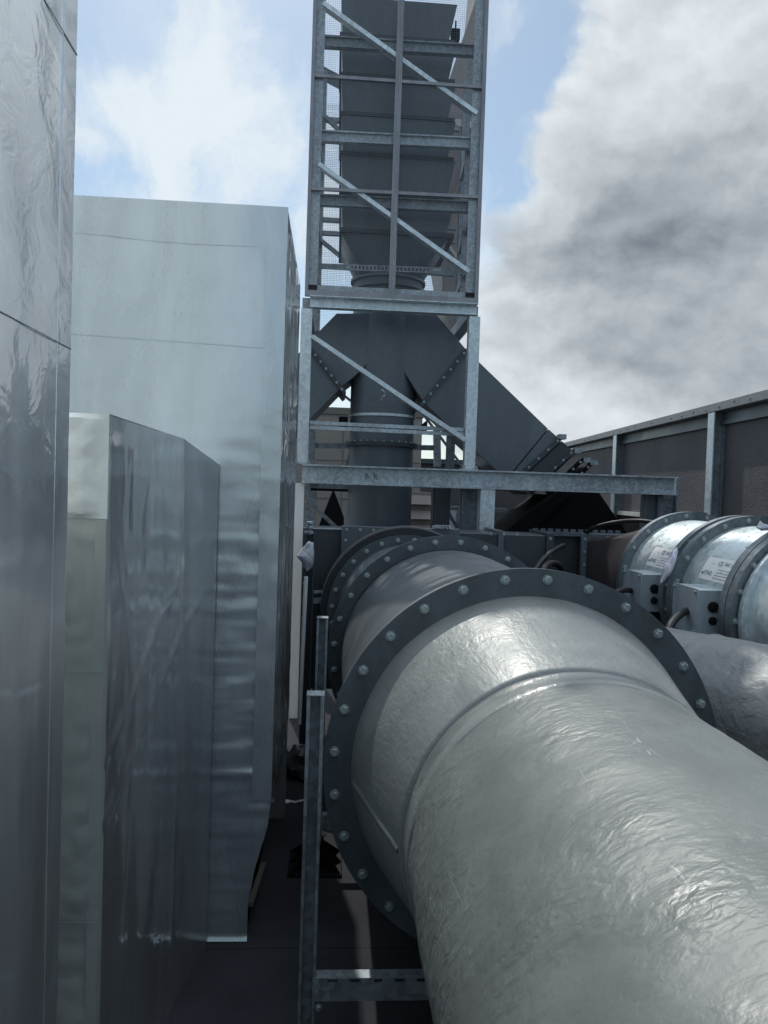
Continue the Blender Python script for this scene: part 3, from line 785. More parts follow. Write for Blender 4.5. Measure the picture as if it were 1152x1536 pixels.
# cage above
zc0 = zb+.050
zt = lambda py, px=590: zy(py, px, TY0)
for x, s_ in ((-.222, 1), (.965, -1)):
    mb = MB(); mb.prof([(0,0),(-s_*.066,0),(-s_*.066,.005),(-s_*.006,.005),(-s_*.006,.05),(0,.05)], (x, TY0, zc0), (x, TY0, ZT), (0, 1, 0)); mb.build('leg', 'galv', tow)
    MB().box((x-(.020 if s_ > 0 else .003), TY0-.03, zc0-.01), (x+(.003 if s_ > 0 else .024), TY0-.006, ZT)).build('mesh_frame', 'cage_trim', tow)
for x in (-.19, 1.05):
    post(x, TY1, zc0, ZT, .06, 'galv_dull')
post(.985, TY1-.55, zc0, ZT, .03, 'galv_dull')
MB().bar((.37, TY0-.02, zc0), (.37, TY0-.02, ZT), .046, .02, (0, 1, 0)).build('mesh_frame', 'cage_trim', tow)
MB().bar((.376, TY0-.033, zc0), (.376, TY0-.033, ZT), .006, .004, (0, 1, 0)).build('mesh_seam', 'galv_dull', tow)
MB().box((-.24, TY0-.032, zc0-.012), (.99, TY0-.004, zc0+.030)).build('mesh_frame', 'cage_trim', tow)
MB().box((-.22, TY0+.0, zc0+.031), (.97, TY0+.05, zc0+.075)).build('bottom_rail', 'galv', tow)
for py0, py1 in ((283, 296), (113, 131), (-60, -40)):
    a, b = at(466, py0, TY0-.018), at(722, py1, TY0-.018)
    MB().bar((-.225, TY0-.018, a.z), (.98, TY0-.018, b.z), .018, .022).build('mesh_frame', 'cage_trim', tow)
mb = MB()
for (a, b) in (((478, 205), (713, 216)), ((483, 63), (713, 77)), ((470, 300), (706, 311)), ((483, -80), (715, -66))):
    mb = MB(); mb.prof(I_PROF(.05, .078, .006, .010), (-.19, TY0+.06, at(*a, TY0+.06).z), (.95, TY0+.06, at(*b, TY0+.06).z)); mb.build('cross_beam', 'galv' if a[1] in (205,) else 'galv_dull', tow)
for (a, b) in (((485, 8), (715, 173)), ((478, 248), (703, 409)), ((485, -210), (718, -45))):
    MB().bar(at(*a, TY0+.02), at(*b, TY0+.02), .03, .066, (0, 1, 0)).build('diagonal_brace', 'galv_light', tow)
# slotted rail near the bottom
p0, p1 = at(472, 399, TY0+.1), at(700, 407, TY0+.1)
mb = MB(); mb.bar(p0+Vector((0,0,.016)), p1+Vector((0,0,.016)), .003, .010); mb.bar(p0-Vector((0,0,.016)), p1-Vector((0,0,.016)), .003, .010)
k = 0
while k < 40:
    q = p0.lerp(p1, k/40); q2 = p0.lerp(p1, (k+.45)/40); mb.bar(q, q2, .003, .024); k += 1
mb.build('slotted_rail', 'galv_dull', tow)
# rear and left side members seen through the mesh
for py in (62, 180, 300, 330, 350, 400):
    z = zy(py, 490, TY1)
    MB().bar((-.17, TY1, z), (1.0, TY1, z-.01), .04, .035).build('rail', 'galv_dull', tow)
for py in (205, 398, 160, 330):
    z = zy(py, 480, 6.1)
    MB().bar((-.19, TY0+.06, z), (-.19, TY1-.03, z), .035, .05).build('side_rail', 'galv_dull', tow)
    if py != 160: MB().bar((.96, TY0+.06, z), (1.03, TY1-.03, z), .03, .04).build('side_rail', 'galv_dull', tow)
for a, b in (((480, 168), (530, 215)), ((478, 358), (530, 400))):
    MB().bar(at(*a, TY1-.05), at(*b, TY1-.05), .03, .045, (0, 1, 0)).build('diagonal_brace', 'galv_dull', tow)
def wire_panel(x0, x1, y, z0, z1, pitch=.0128, w=.0011):
    mb = MB(); k = x0
    while k < x1: mb.box((k-w/2, y, z0), (k+w/2, y+w, z1)); k += pitch
    k = z0
    while k < z1: mb.box((x0, y-w, k-w/2), (x1, y-.0001, k+w/2)); k += pitch
    return mb
wire_panel(-.215, .97, TY0-.004-.001, zc0+.02, ZT).build('mesh_panel', 'mesh_wire', tow, smooth=False)
wire_panel(-.17, 1.02, TY1+.05, zc0+.02, zy(150, 490, TY1)).build('mesh_panel', 'mesh_wire', tow, smooth=False)
mb = MB(); o_ = at(478, 118, TY1+.06)
mb.sheet(o_, at(512, 136, TY1+.06)-o_, Vector((0, 0, .13)), 10, 8, lambda p, a, b: .03*nz(p, 7))
mb.build('torn_cloth', 'anthracite', tow)

# ------------------------------------------------------------------ exhaust stack inside the tower
st = thing('exhaust_stack', 'dark grey exhaust stack of stacked square sections with two slanting branch ducts', 'exhaust stack', (.42, 6.1, 0))
SY0, SY1 = 5.74, 6.50
YC_ = 6.10
ys = [0, 60, 119, 177, 236, 294, 350]
def xs(py, px): return at(px, py, SY0).x
for k in range(len(ys)-1):
    zt_, zb_ = zy(ys[k], 600, SY0), zy(ys[k+1], 600, SY0)
    xl = xs(ys[k], 512); xr_t = xs(ys[k], 686-.012*(ys[k])); xr_b = xr_t-.052
    y1t, y1b = SY1+.03, SY1-.03
    mb = MB()
    z0, z1 = zb_+.016, zt_-.010
    top = [(xl, SY0-.012, z1), (xr_t, SY0-.012, z1), (xr_t, y1t, z1), (xl, y1t, z1)]
    bot = [(xl+.018, SY0+.012, z0), (xr_b, SY0+.012, z0), (xr_b, y1b, z0), (xl+.018, y1b, z0)]
    mb.add(bot+top, [(0,3,2,1),(4,5,6,7),(0,1,5,4),(1,2,6,5),(2,3,7,6),(3,0,4,7)])
    sec = mb.build('stack_section', 'anthracite', st)
    MB().box((xl-.004, SY0-.022, zb_-.010), (xr_b+.045, SY1+.03, zb_+.0155)).build('joint_flange', 'anthracite_dark', sec)
for py in (58,):
    p = at(683, py-6, SY0+.05); MB().box((p.x-.03, SY0+.02, p.z-.05), (p.x+.03, SY0+.1, p.z+.03)).build('bracket', 'black', st)
    MB().cyl((p.x, SY0+.05, p.z+.03), (p.x, SY0+.05, p.z+.10), .006, 8).build('lifting_pin', 'black', st)
# hopper: square at the top, round at the bottom
hx0, hx1 = xs(350, 511), xs(350, 675); hz1, hz0 = zy(351, 600, SY0), zy(424, 582, YC_)
ccx = at(582, 430, YC_).x; hr = .265
n = 64; vs = []
for j in range(9):
    a = j/8
    for i in range(n):
        t = 2*PI*(i+.5)/n; c, s_ = math.cos(t), math.sin(t); k = 1/max(abs(c), abs(s_))
        sq = Vector(((hx0+hx1)/2+(hx1-hx0)/2*c*k, (SY0+SY1)/2+(SY1-SY0)/2*s_*k, hz1))
        rd = Vector((ccx+hr*c, YC_+hr*s_, hz0)); vs.append(sq.lerp(rd, a))
mb = MB(); mb.add(vs, [(j*n+i, j*n+(i+1) % n, (j+1)*n+(i+1) % n, (j+1)*n+i) for j in range(8) for i in range(n)]); mb.build('hopper', 'anthracite', st, angle=20)
MB().box((hx0-.01, SY0-.02, hz1-.012), (hx1+.03, SY1+.02, hz1+.0145)).build('joint_flange', 'anthracite_dark', st)
MB().lathe((ccx, YC_, hz0-.085), (0, 0, 1), [(0, hr+.02), (0, hr+.028), (.02, hr+.028), (.02, hr+.004), (.065, hr+.004), (.065, hr+.03), (.085, hr+.03), (.085, hr)], 64).build('round_collar', 'anthracite', st)
# down pipe
pcx = at(573, 640, YC_).x; prd = .253
zj, zf = zy(626, 573, YC_), zy(668, 573, YC_)
MB().lathe((pcx, YC_, .15), (0, 0, 1), [(0, prd), (zj-.15, prd), (zj-.15, prd+.003), (hz0-.08-.15, prd+.003)], 72).build('down_pipe', 'anthracite', st, angle=50)
MB().lathe((pcx, YC_, zj-.010), (0, 0, 1), [(0, prd+.003), (0, prd+.009), (.02, prd+.009), (.02, prd+.003)], 72).build('silver_band', 'galv_light', st)
fl = MB().lathe((pcx, YC_, zf-.016), (0, 0, 1), [(0, prd), (0, prd+.035), (.03, prd+.035), (.03, prd)], 72).build('pipe_flange', 'anthracite_dark', st)
qd = lambda v: Vector((0, -1, 0)).rotation_difference(Vector(v))
for k in range(28):
    t = 2*PI*k/28
    if math.sin(t) > .35: continue
    place(BOLT_SMALL, 'bolt', fl, (pcx+(prd+.024)*math.cos(t), YC_+(prd+.024)*math.sin(t), zf+.015), qd((0, 0, 1)))
for sgn in (-1, 1):
    mb = MB(); x = pcx+sgn*(prd+.02); mb.prism([(x, 5.95, zj-.10), (x+sgn*.07, 5.95, zj-.10), (x+sgn*.07, 5.95, zj-.02), (x, 5.95, zj-.08 if sgn > 0 else zj-.02)], (0, .2, 0)); mb.build('bracket', 'black', st)
mb = MB()
for k in range(14):
    t = k/13; p = at(570+4*math.sin(t*5)+3*t, 591+15*t, YC_); h_ = random.uniform(.002, .0055)
    if k in (5, 9): continue
    mb.box((p.x-h_, YC_-prd-.0058, p.z-h_*1.6), (p.x+h_, YC_-prd-.0035, p.z+h_*1.6))
mb.build('sticker_residue', 'galv', st)
# slanting branches (square ducts)
BY0, BY1 = 5.885, 6.36
def px_prism(pts, y0, y1): 
    f = [at(x, y, y0) for x, y in pts]; return MB().prism(f, (0, y1-y0, 0))
px_prism([(578, 470), (505, 470), (463, 513), (460, 516), (512, 580), (530, 566), (560, 538), (578, 538)], BY0, BY1).build('branch_duct', 'anthracite', st, bevel=.003)
px_prism([(459.5, 518), (415, 563), (415, 672), (462, 632), (511, 582)], BY0+.004, BY1-.004).build('branch_duct', 'anthracite', st, bevel=.003)
px_prism([(572, 470), (655, 472), (699, 524), (635, 603), (600, 548), (572, 548)], BY0, BY1).build('branch_duct', 'anthracite', st, bevel=.003)
px_prism([(701, 526), (822, 643), (752, 728), (745, 706), (637, 605)], BY0+.004, BY1-.004).build('branch_duct', 'anthracite', st, bevel=.003)
def joint(a, b, nb, w=5, name='joint_flange', mat='anthracite_dark'):
    A, B = at(*a, BY0-.03), at(*b, BY0-.03)
    d_ = (B-A); mb = MB(); mb.bar(A, B, BY1-BY0+.06, .028, (0, 1, 0)) if False else None
    nrm = Vector((-d_.z, 0, d_.x)).normalized()*.014
    mb = MB().prism([A-nrm, B-nrm, B+nrm, A+nrm], (0, BY1-BY0+.06, 0)); f = mb.build(name, mat, st)
    for k in range(nb): place(BOLT_SMALL, 'bolt', f, A.lerp(B, (k+.5)/nb)+Vector((0, -.001, 0)))
    return f
joint((461, 517), (517, 589), 7); joint((701, 524), (631, 609), 7)
# damper sections at the lower end of the right branch
px_prism([(823, 644), (842, 661), (764, 734), (754, 728)], BY0+.006, BY1-.006).build('branch_duct', 'anthracite', st)
joint((844, 655), (757, 734), 6)
px_prism([(843, 662), (860, 677), (792, 740), (766, 734)], BY0-.006, BY1).build('damper_section', 'anthracite_dark', st)
joint((863, 674), (790, 740), 6)
px_prism([(862, 681), (874, 692), (822, 742), (800, 740)], BY0+.004, BY1-.01).build('sleeve', 'tan', st)
joint((876, 688), (822, 740), 5, mat='black')
joint((887, 696), (840, 742), 5, mat='black')
for px, py in ((843, 655), (866, 676), (880, 690), (890, 694)):
    p = at(px, py, BY0-.04); MB().box((p.x-.025, BY0-.06, p.z-.02), (p.x+.03, BY0+.02, p.z+.018)).build('clamp', 'galv_dull', st)

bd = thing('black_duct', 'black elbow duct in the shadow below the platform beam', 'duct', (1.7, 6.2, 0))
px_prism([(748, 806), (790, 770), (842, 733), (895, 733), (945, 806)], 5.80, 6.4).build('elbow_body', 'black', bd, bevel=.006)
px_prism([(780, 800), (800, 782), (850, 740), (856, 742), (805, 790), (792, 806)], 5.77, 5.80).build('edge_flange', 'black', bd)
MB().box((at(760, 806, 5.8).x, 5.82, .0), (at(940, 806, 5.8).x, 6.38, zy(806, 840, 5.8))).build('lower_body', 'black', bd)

# tan duct rising behind the tower
tan = thing('inclined_duct', 'tan sheet metal duct with a slanting edge, behind the right leg of the tower', 'duct', (1.4, 7.3, 0))
def pxp(pts, y0, y1, name, mat, par): return px_prism(pts, y0, y1).build(name, mat, par, bevel=.004)
pxp([(718, -60), (712, 4), (674, 118), (668, 182), (664, 300), (656, 370), (664, 420), (662, 455), (672, 480), (692, 508), (706, 492), (712, 300), (722, 100), (727, -60)], 7.2, 7.8, 'shell', 'tan', tan)
pxp([(684, 178), (714, 183), (714, 194), (680, 188)], 7.18, 7.2, 'light_strip', 'tan_light', tan)
pxp([(712, 205), (716, 215), (694, 268), (668, 330), (666, 322), (688, 270)], 7.16, 7.2, 'seam_fold', 'tan', tan)
pxp([(672, 370), (676, 369), (700, 402), (692, 400)], 7.17, 7.2, 'light_strip', 'tan_light', tan)
pxp([(682, 500), (690, 508), (710, 480), (702, 470)], 7.1, 7.2, 'slotted_bar', 'galv_dull', tan)
MB().box((1.18, 7.3, 0), (1.35, 7.7, 1.5)).build('support', 'galv_dull', tan)

# ------------------------------------------------------------------ buildings and parapets behind
bl = thing('clad_building', 'beige panel-clad rooftop building behind the exhaust stack', 'building', (-.6, 11, 0))
bx1 = at(633, 650, 11).x; bzt = zy(611, 500, 11)
MB().box((-3.4, 11, 0), (bx1, 13.4, bzt-.10)).build('wall_cladding', 'beige', bl)
MB().box((-3.42, 10.975, bzt-.099), (bx1+.02, 13.42, bzt)).build('roof_flashing', 'beige_dark', bl, bevel=.004)
for px in (514, 525):
    x = at(px, 680, 11).x; MB().box((x-.006, 10.992, 0), (x+.006, 10.999, bzt-.12)).build('panel_joint', 'beige_dark', bl)
for z in (bzt-.22, bzt-.75, 1.5):
    MB().box((-2.2, 10.993, z-.005), (bx1-.02, 10.9985, z+.005)).build('panel_joint', 'beige_dark', bl)
lv = thing('louvre_box', 'beige louvred box low behind the exhaust pipe', 'louvre', (at(631, 790, 8.6).x, 8.6, 0))
x0, x1 = at(612, 760, 8.6).x, at(646, 760, 8.6).x
MB().box((x0, 8.62, 0), (x1, 9.2, zy(738, 630, 8.6))).build('housing', 'beige', lv)
for py in (743, 765, 787, 809):
    z = zy(py, 630, 8.6)
    mb = MB(); mb.prism([(x0, 8.615, z), (x0, 8.56, z-.10), (x0, 8.565, z-.105), (x0, 8.615, z-.03)], (x1-x0, 0, 0)); mb.build('louvre_blade', 'beige', lv)
    MB().box((x0, 8.608, z-.165), (x1, 8.619, z-.035)).build('louvre_gap', 'beige_dark', lv)
hood = thing('vent_hood', 'black pointed vent hood in front of the beige building', 'vent hood', (at(498, 790, 9).x, 9, 0))
px_prism([(500, 733), (516, 776), (516, 800), (470, 806), (476, 794)], 9.0, 9.5).build('hood_shell', 'black', hood)
MB().box((at(474, 806, 9).x, 9.02, 0), (at(516, 806, 9).x, 9.48, zy(800, 500, 9))).build('hood_base', 'black', hood)
fw = thing('parapet_wall', 'dark parapet wall far behind, seen low between the tower legs', 'parapet', (2, 14.2, 0))
z = zy(690, 690, 14.2)
MB().box((-4, 14.2, 0), (4.6, 14.4, z-.09)).build('panel', 'stucco', fw)
MB().box((-4, 14.12, z-.088), (4.6, 14.48, z)).build('coping', 'anthracite_dark', fw)

pw = thing('parapet_wall', 'dark felted parapet wall with steel posts along the right side', 'parapet', (3.6, 6.4, 0))
def wp(s_, z, off): return Vector((3.6+.068*(s_-6.37)-off, s_, z))
WZ = 2.56
def wbox(s0, s1, z0, z1, o0, o1, name, mat, bev=0, par=None):
    mb = MB(); mb.add([wp(s0,z0,o0), wp(s0,z0,o1), wp(s1,z0,o1), wp(s1,z0,o0), wp(s0,z1,o0), wp(s0,z1,o1), wp(s1,z1,o1), wp(s1,z1,o0)],
                      [(0,1,2,3),(4,7,6,5),(0,4,5,1),(1,5,6,2),(2,6,7,3),(3,7,4,0)])
    return mb.build(name, mat, par or pw, bevel=bev)
wbox(-6, 14.18, 0, WZ-.085, -.12, 0, 'panel', 'stucco')
cp = wbox(-6, 14.6, WZ-.08, WZ, -.2, .112, 'coping', 'coping', .004)
wbox(-6, 14.1, WZ-.16, WZ-.082, .0, .012, 'top_rail', 'anthracite')
wbox(-6, 14.1, WZ-.20, WZ-.162, .0, .03, 'top_rail', 'anthracite')
for s_ in (-2.1, .94, 3.95, 7.0, 10.05, 13.1):
    f = wbox(s_, s_+.14, 0, WZ-.084, .098, .110, 'post', 'galv_light')
    wbox(s_+.06, s_+.075, 0, WZ-.085, .001, .098, 'post_web', 'galv_dull', 0, f)
    wbox(s_-.0, s_+.14, 0, WZ-.0855, .0008, .010, 'post_flange', 'galv_dull', 0, f)
for k in range(40):
    s_ = 3+.3*k
    if random.random() < .6: place(BOLT_SMALL, 'screw', cp, wp(s_, WZ-.04+random.uniform(-.01, .01), .113), Matrix.Rotation(-PI/2, 3, 'Z').to_quaternion())
wbox(-6, 14.1, 1.42, 1.47, .003, .05, 'base_flashing', 'tan_light')
wbox(-6, 14.1, 0, 1.418, .002, .04, 'upstand', 'black')

# ------------------------------------------------------------------ small loose things
# third stand with a rag, beside the rectangular duct
s3 = thing('pipe_stand', 'dark strut stand with film scraps tied on top, beside the rectangular duct', 'pipe stand', (-.2, 4.75, 0), 'strut stands under the ducts')
mb = MB(); strut(mb, (at(464, 850, 4.75).x, 4.75, 0), (at(464, 850, 4.75).x, 4.75, zy(800, 464, 4.75)), .062, (0, -1, 0)); mb.build('post', 'anthracite_dark', s3)
mb = MB(); strut(mb, (at(478, 900, 4.8).x, 4.84, 0), (at(478, 900, 4.8).x, 4.84, zy(862, 478, 4.8)), .045, (0, -1, 0)); mb.build('post', 'anthracite_dark', s3)
MB().cyl(at(465, 783, 4.75), at(465, 802, 4.75), .014, 10).build('threaded_rod', 'galv_dull', s3)
for py in (786, 792, 800): MB().lathe(at(465, py, 4.75), (0, 0, 1), [(0, .024), (.014, .024)], 6, (True, True)).build('nut', 'galv', s3)
for py in (888, 899, 903): MB().bar(at(470, py, 4.74), at(492, py-1, 4.74), .014, .018).build('rail_clip', 'galv_dull', s3)
def rag(name, pts_px, Y, mat, label, cat, amp=.02, bulge=.06, seed=1, group=None):
    """crumpled cloth or film with the outline given, thick enough to read from the side"""
    P = [at(x, y, Y) for x, y in pts_px]; c = sum(P, Vector())/len(P); rings = 7; n = len(P)*6
    out = []
    for i in range(len(P)):
        for k in range(6): out.append(P[i].lerp(P[(i+1) % len(P)], k/6))
    vs = [c+Vector((0, -bulge, 0))]
    for j in range(1, rings+1):
        for p in out:
            q = c.lerp(p, j/rings); q.y -= bulge*(1-(j/rings)**2)
            vs.append(q+Vector((nz(q, 18, seed)*amp*.4, nz(q, 14, seed+5)*amp, nz(q, 18, seed+9)*amp*.4)))
    fs = [(0, 1+i, 1+(i+1) % n) for i in range(n)]
    for j in range(rings-1): fs += [(1+j*n+i, 1+(j+1)*n+i, 1+(j+1)*n+(i+1) % n, 1+j*n+(i+1) % n) for i in range(n)]
    mb = MB(); mb.add(vs, fs); o = mb.build(name, mat, angle=50)
    so = o.modifiers.new('solid', 'SOLIDIFY'); so.thickness = .002
    return tag(o, label, cat, group)
rag('film_scrap', [(463, 810), (471, 814), (471, 850), (461, 859), (453, 845), (444, 834), (452, 824)], 4.68, 'film', 'pale grey plastic film scrap hanging from the dark stand beside the wrapped unit', 'plastic film', .018, .05, 3)
rag('cloth_scrap', [(1016, 822), (1019, 828), (1012, 846), (1005, 862), (996, 872), (990, 876), (993, 862), (994, 852), (1003, 838), (1010, 826)], 3.94, 'lilac', 'lilac cloth hanging at the ring between the two fans', 'cloth', .02, .03, 8)
rag('film_scrap', [(1132, 790), (1138, 783), (1140, 781), (1143, 786), (1152, 788), (1160, 790), (1150, 796), (1146, 797), (1138, 795)], 3.45, 'film', 'torn film scrap stuck on top of the nearer fan casing', 'plastic film', .03, .03, 14)
pl = MB().cyl(at(459, 865, 4.6), at(449, 1086, 4.6), .0125, 12).build('plastic_rod', 'white_plastic'); tag(pl, 'thin white plastic rod leaning beside the dark strut stand', 'rod')
MB().box((0,0,0),(.01,.01,.01))
# rubbish bag
c = at(455, 1128, 4.35); vs = []; nn = 28
for j in range(15):
    v = PI*j/14
    for i in range(nn):
        t = 2*PI*i/nn; p = Vector((math.cos(t)*math.sin(v), math.sin(t)*math.sin(v), math.cos(v)))
        r_ = 1+.35*nz(p, 2.2, 4)+.15*nz(p, 6, 2); vs.append(Vector((c.x+.05, 4.4, .07))+Vector((p.x*.16, p.y*.14, max(p.z*.10, -.068)))*r_)
mb = MB(); mb.add(vs, [(j*nn+i, j*nn+(i+1) % nn, (j+1)*nn+(i+1) % nn, (j+1)*nn+i) for j in range(14) for i in range(nn)])
o = mb.build('rubbish_bag', 'bag'); tag(o, 'crumpled dark plastic bag on the roof felt behind the nearest post', 'bag')
p = at(436, 1153, 3.99)
mb = MB(); mb.lathe((p.x-.02, 4.0, .002), (0, 0, 1), [(0, .022), (.004, .022)], 14, (True, True)); mb.tube([(p.x, 4.0, .005), (p.x+.03, 3.985, .006), (p.x+.06, 4.005, .006), (p.x+.095, 4.02, .005)], .006, 6)
o = mb.build('cable_tie', 'white_plastic'); tag(o, 'small white cable tie scrap lying on the dark roof felt', 'cable tie')
# cables
def cable(pts, r, label, Y=None):
    P = [at(*q) if len(q) == 3 else Vector(q) for q in pts]; out = []
    n = len(P)
    for i in range(n-1):
        p0, p1, p2, p3 = P[max(i-1, 0)], P[i], P[i+1], P[min(i+2, n-1)]
        for k in range(8):
            t = k/8; out.append(.5*((2*p1)+(p2-p0)*t+(2*p0-5*p1+4*p2-p3)*t*t+(3*p1-p0-3*p2+p3)*t**3))
    out.append(P[-1]); mb = MB(); mb.tube(out, r, 10); return tag(mb.build('cable', 'cable'), label, 'cable')
cable([(877, 802, 5.3), (890, 792, 5.2), (920, 784, 5.05), (955, 781, 4.95), (1000, 786, 4.8)], .014, 'black cable arching over the square flange towards the far fan')
cable([(795, 868, 4.5), (812, 842, 4.7), (830, 826, 4.85), (845, 818, 5.0)], .016, 'black cable climbing to the joint of the rectangular duct')
cable([(812, 860, 4.5), (820, 848, 4.6), (832, 845, 4.7), (842, 852, 4.75), (846, 870, 4.75)], .020, 'looped black cable below the rectangular duct joint')
cable([(951, 887, 4.30), (940, 885, 4.22), (926, 888, 4.1), (905, 902, 3.9)], .016, 'short black cable leaving the far fan terminal box to the left')
cable([(1037, 913, 3.62), (1020, 922, 3.52), (1006, 938, 3.42), (996, 965, 3.35)], .018, 'black cable hanging from the nearer fan terminal box')

# ------------------------------------------------------------------ light and sky
AZ_S, EL_S = R(-11), R(51)
L_ = Vector((math.sin(AZ_S)*math.cos(EL_S), math.cos(AZ_S)*math.cos(EL_S), math.sin(EL_S)))
sd = bpy.data.lights.new('sun', 'SUN'); sd.energy = 2.2; sd.angle = R(.6); sd.color = (1.0, .965, .90)
so = bpy.data.objects.new('sun', sd); col.objects.link(so)
so.rotation_mode = 'QUATERNION'; so.rotation_quaternion = L_.to_track_quat('Z', 'Y'); so.location = (0, 0, 20)

w = bpy.data.worlds.new('World'); scn.world = w; w.use_nodes = True
t = NT(w.node_tree); t.n.clear()
out = t.n.new('ShaderNodeOutputWorld')
sky = t.n.new('ShaderNodeTexSky'); sky.sky_type = 'NISHITA'; sky.sun_disc = False
sky.sun_elevation = EL_S; sky.sun_rotation = AZ_S; sky.altitude = 50; sky.air_density = 1.0; sky.dust_density = .7; sky.ozone_density = 1.0
bg1 = t.node('ShaderNodeBackground', Strength=.115); t.l.new(t.vmath('MULTIPLY', sky.outputs[0], (.90, 1.0, .98)), bg1.inputs[0])
D = t.vmath('NORMALIZE', t.n.new('ShaderNodeTexCoord').outputs['Generated'])
sp = t.n.new('ShaderNodeSeparateXYZ'); t.l.new(D, sp.inputs[0])
dz = t.math('MAXIMUM', sp.outputs[2], 0.0)
P = t.vmath('SCALE', D, scale=t.math('DIVIDE', 1.0, t.math('ADD', dz, .22)))
def px_dir(px, py):
    v = CM @ Vector(((px-CX)/F, -(py-CY)/F, -1)); return v.normalized()
def blob(px, py, r_in, r_out):
    """soft patch of sky around one direction (angles in degrees)"""
    return t.ramp(t.vmath('DOT_PRODUCT', D, tuple(px_dir(px, py))), math.cos(R(r_out)), math.cos(R(r_in)))
# slow warp so that no cloud edge is a clean curve
wn = t.node('ShaderNodeTexNoise', Scale=6.0, Detail=5, Roughness=.6); t.l.new(D, wn.inputs['Vector'])
Wv = t.vmath('SUBTRACT', wn.outputs['Color'], (.5, .5, .5))
Dw = t.vmath('NORMALIZE', t.vmath('ADD', D, t.vmath('SCALE', Wv, scale=.16)))
sw = t.n.new('ShaderNodeSeparateXYZ'); t.l.new(Dw, sw.inputs[0])
azm = t.math('ARCTAN2', sw.outputs[0], sw.outputs[1]); elv = t.math('ARCSINE', sw.outputs[2])
def ell(px, py, wx, wy):
    """soft oval patch of sky: centre and half widths in photograph pixels turned into angles"""
    d_ = px_dir(px, py); a0, e0 = math.atan2(d_.x, d_.y), math.asin(d_.z)
    u = t.math('DIVIDE', t.math('SUBTRACT', azm, a0), wx/1154/math.cos(e0)); v = t.math('DIVIDE', t.math('SUBTRACT', elv, e0), wy/1154)
    q = t.math('ADD', t.math('MULTIPLY', u, u), t.math('MULTIPLY', v, v))
    return t.math('POWER', 2.718, t.math('MULTIPLY', q, -1.0))
def add(*xs):
    r = xs[0]
    for x in xs[1:]: r = t.math('ADD', r, x)
    return r
def mul(a, k): return t.math('MULTIPLY', a, k)
off = Vector((-.42, .0, .90)).normalized()*.020
def dens(vec):
    """cumulus density: fractal noise with rounded puffs"""
    v2 = t.vmath('MULTIPLY', vec, (1, 1, 1.5))
    v3 = t.vmath('ADD', v2, t.vmath('SCALE', Wv, scale=.07))
    return add(mul(t.noise(v3, 5.2, 8, .57, 0), 1.0), .035)
d0 = dens(D); d1 = dens(t.vmath('ADD', D, tuple(off)))
relief = t.math('SUBTRACT', d0, d1)                 # >0 on the side facing the sun
nA = t.noise(D, 2.3, 3, .5, 0)
nC = t.noise(t.scaled(Dw, (1.5, 1.0, .8), (.5, .3, .4)), 5.0, 7, .60, .3)   # thin high cloud
back = t.ramp(sp.outputs[1], -.1, -.7)                                # behind the camera
mass = add(mul(ell(1030, 420, 330, 330), 1.15), mul(ell(1250, 120, 260, 220), .8), mul(ell(820, 610, 150, 110), .5))
cov = add(mul(d0, .9), mul(mass, .62), mul(nA, .30), mul(back, -.02))
cov = t.math('SUBTRACT', cov, add(mul(ell(765, 130, 55, 110), .34), mul(ell(280, 150, 300, 260), .30), mul(ell(1135, 470, 60, 50), .12)))
cum = t.ramp(cov, .82, 1.03)
cir = add(mul(nC, 1.0), mul(ell(340, 190, 120, 190), .17), mul(ell(200, 150, 110, 60), .07))
cir = t.math('SUBTRACT', cir, add(mul(ell(205, 262, 110, 40), .12), mul(ell(435, 60, 40, 110), .10), mul(ell(770, 150, 50, 80), .08), mul(ell(160, 40, 90, 70), .06)))
cir = t.math('SUBTRACT', cir, mul(back, .07))
cir = t.ramp(cir, .40, .70, .14, .96)
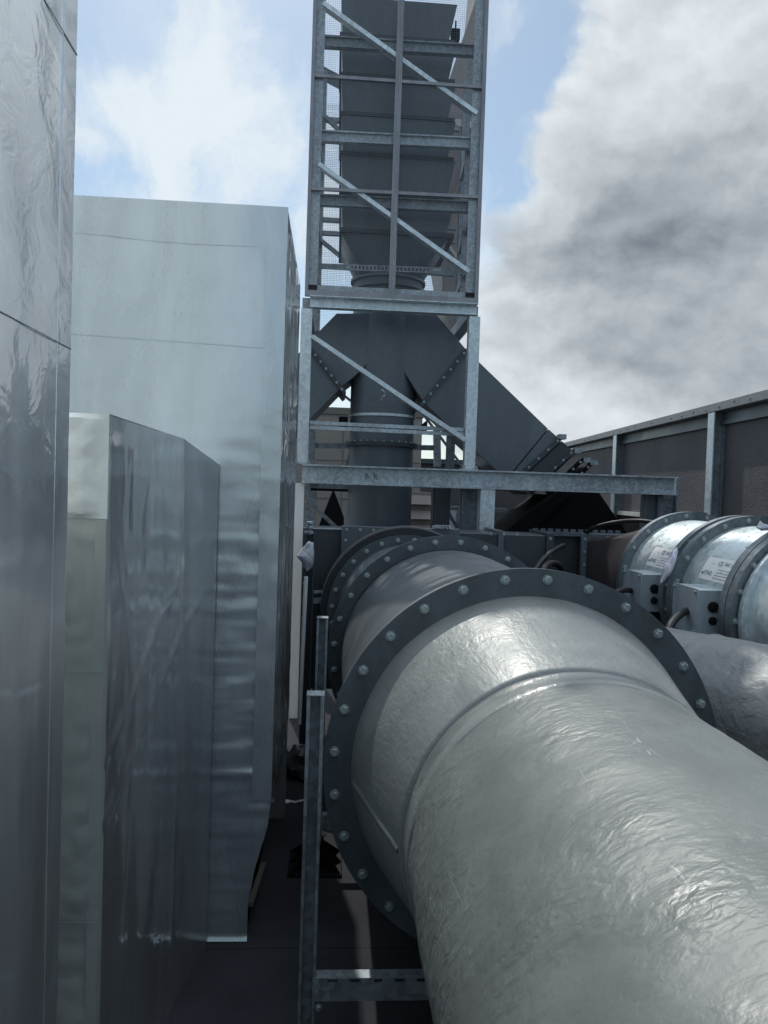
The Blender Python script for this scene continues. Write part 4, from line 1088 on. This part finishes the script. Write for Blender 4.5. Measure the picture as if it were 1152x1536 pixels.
# cloud tone: bright edges, grey undersides
tone = add(mul(ell(860, 395, 180, 80), .32), mul(ell(1100, 420, 200, 100), .33), mul(ell(1060, 240, 240, 120), .24), mul(ell(900, 545, 190, 38), .34), mul(ell(1120, 560, 120, 60), .22), mul(back, .05))
tone = t.math('SUBTRACT', tone, add(mul(ell(800, 210, 90, 60), .20), mul(ell(800, 465, 70, 26), .26), mul(ell(760, 590, 60, 40), .22), mul(ell(1010, 40, 190, 80), .12)))
tone = add(tone, .20, mul(t.math('SUBTRACT', d0, .55), .55))
tone = t.math('SUBTRACT', tone, mul(relief, 1.5))
ccol = t.mix(t.ramp(tone, -.02, .92, smooth=False), (.80, .86, .90), (.195, .23, .27))
# the sky above the frame, around the sun, and the sunlit clouds behind the camera are brighter than what is in view
glow = add(1.0, mul(t.ramp(sp.outputs[2], .60, .88), 2.6), mul(back, .65))
ccol = t.vmath('SCALE', ccol, scale=glow)
hcol = t.vmath('SCALE', (.80, .875, .93), scale=glow)
bg2 = t.node('ShaderNodeBackground', Strength=1.0); t.set(bg2.inputs[0], ccol)
bg3 = t.node('ShaderNodeBackground', Strength=1.0); t.set(bg3.inputs[0], hcol)
m1 = t.n.new('ShaderNodeMixShader'); t.set(m1.inputs[0], cir); t.l.new(bg1.outputs[0], m1.inputs[1]); t.l.new(bg3.outputs[0], m1.inputs[2])
m2 = t.n.new('ShaderNodeMixShader'); t.set(m2.inputs[0], cum); t.l.new(m1.outputs[0], m2.inputs[1]); t.l.new(bg2.outputs[0], m2.inputs[2])
t.l.new(m2.outputs[0], out.inputs[0])

# ------------------------------------------------------------------ tidy and render settings
for o in bpy.data.objects:
    if '_o' in o: del o['_o']
scn.view_settings.view_transform = 'Standard'; scn.view_settings.look = 'None'; scn.view_settings.exposure = 0; scn.view_settings.gamma = 1
scn.cycles.max_bounces = 6; scn.cycles.glossy_bounces = 4; scn.cycles.diffuse_bounces = 3
scn.cycles.sample_clamp_indirect = 6
scn.cycles.use_denoising = True
scn.render.film_transparent = False
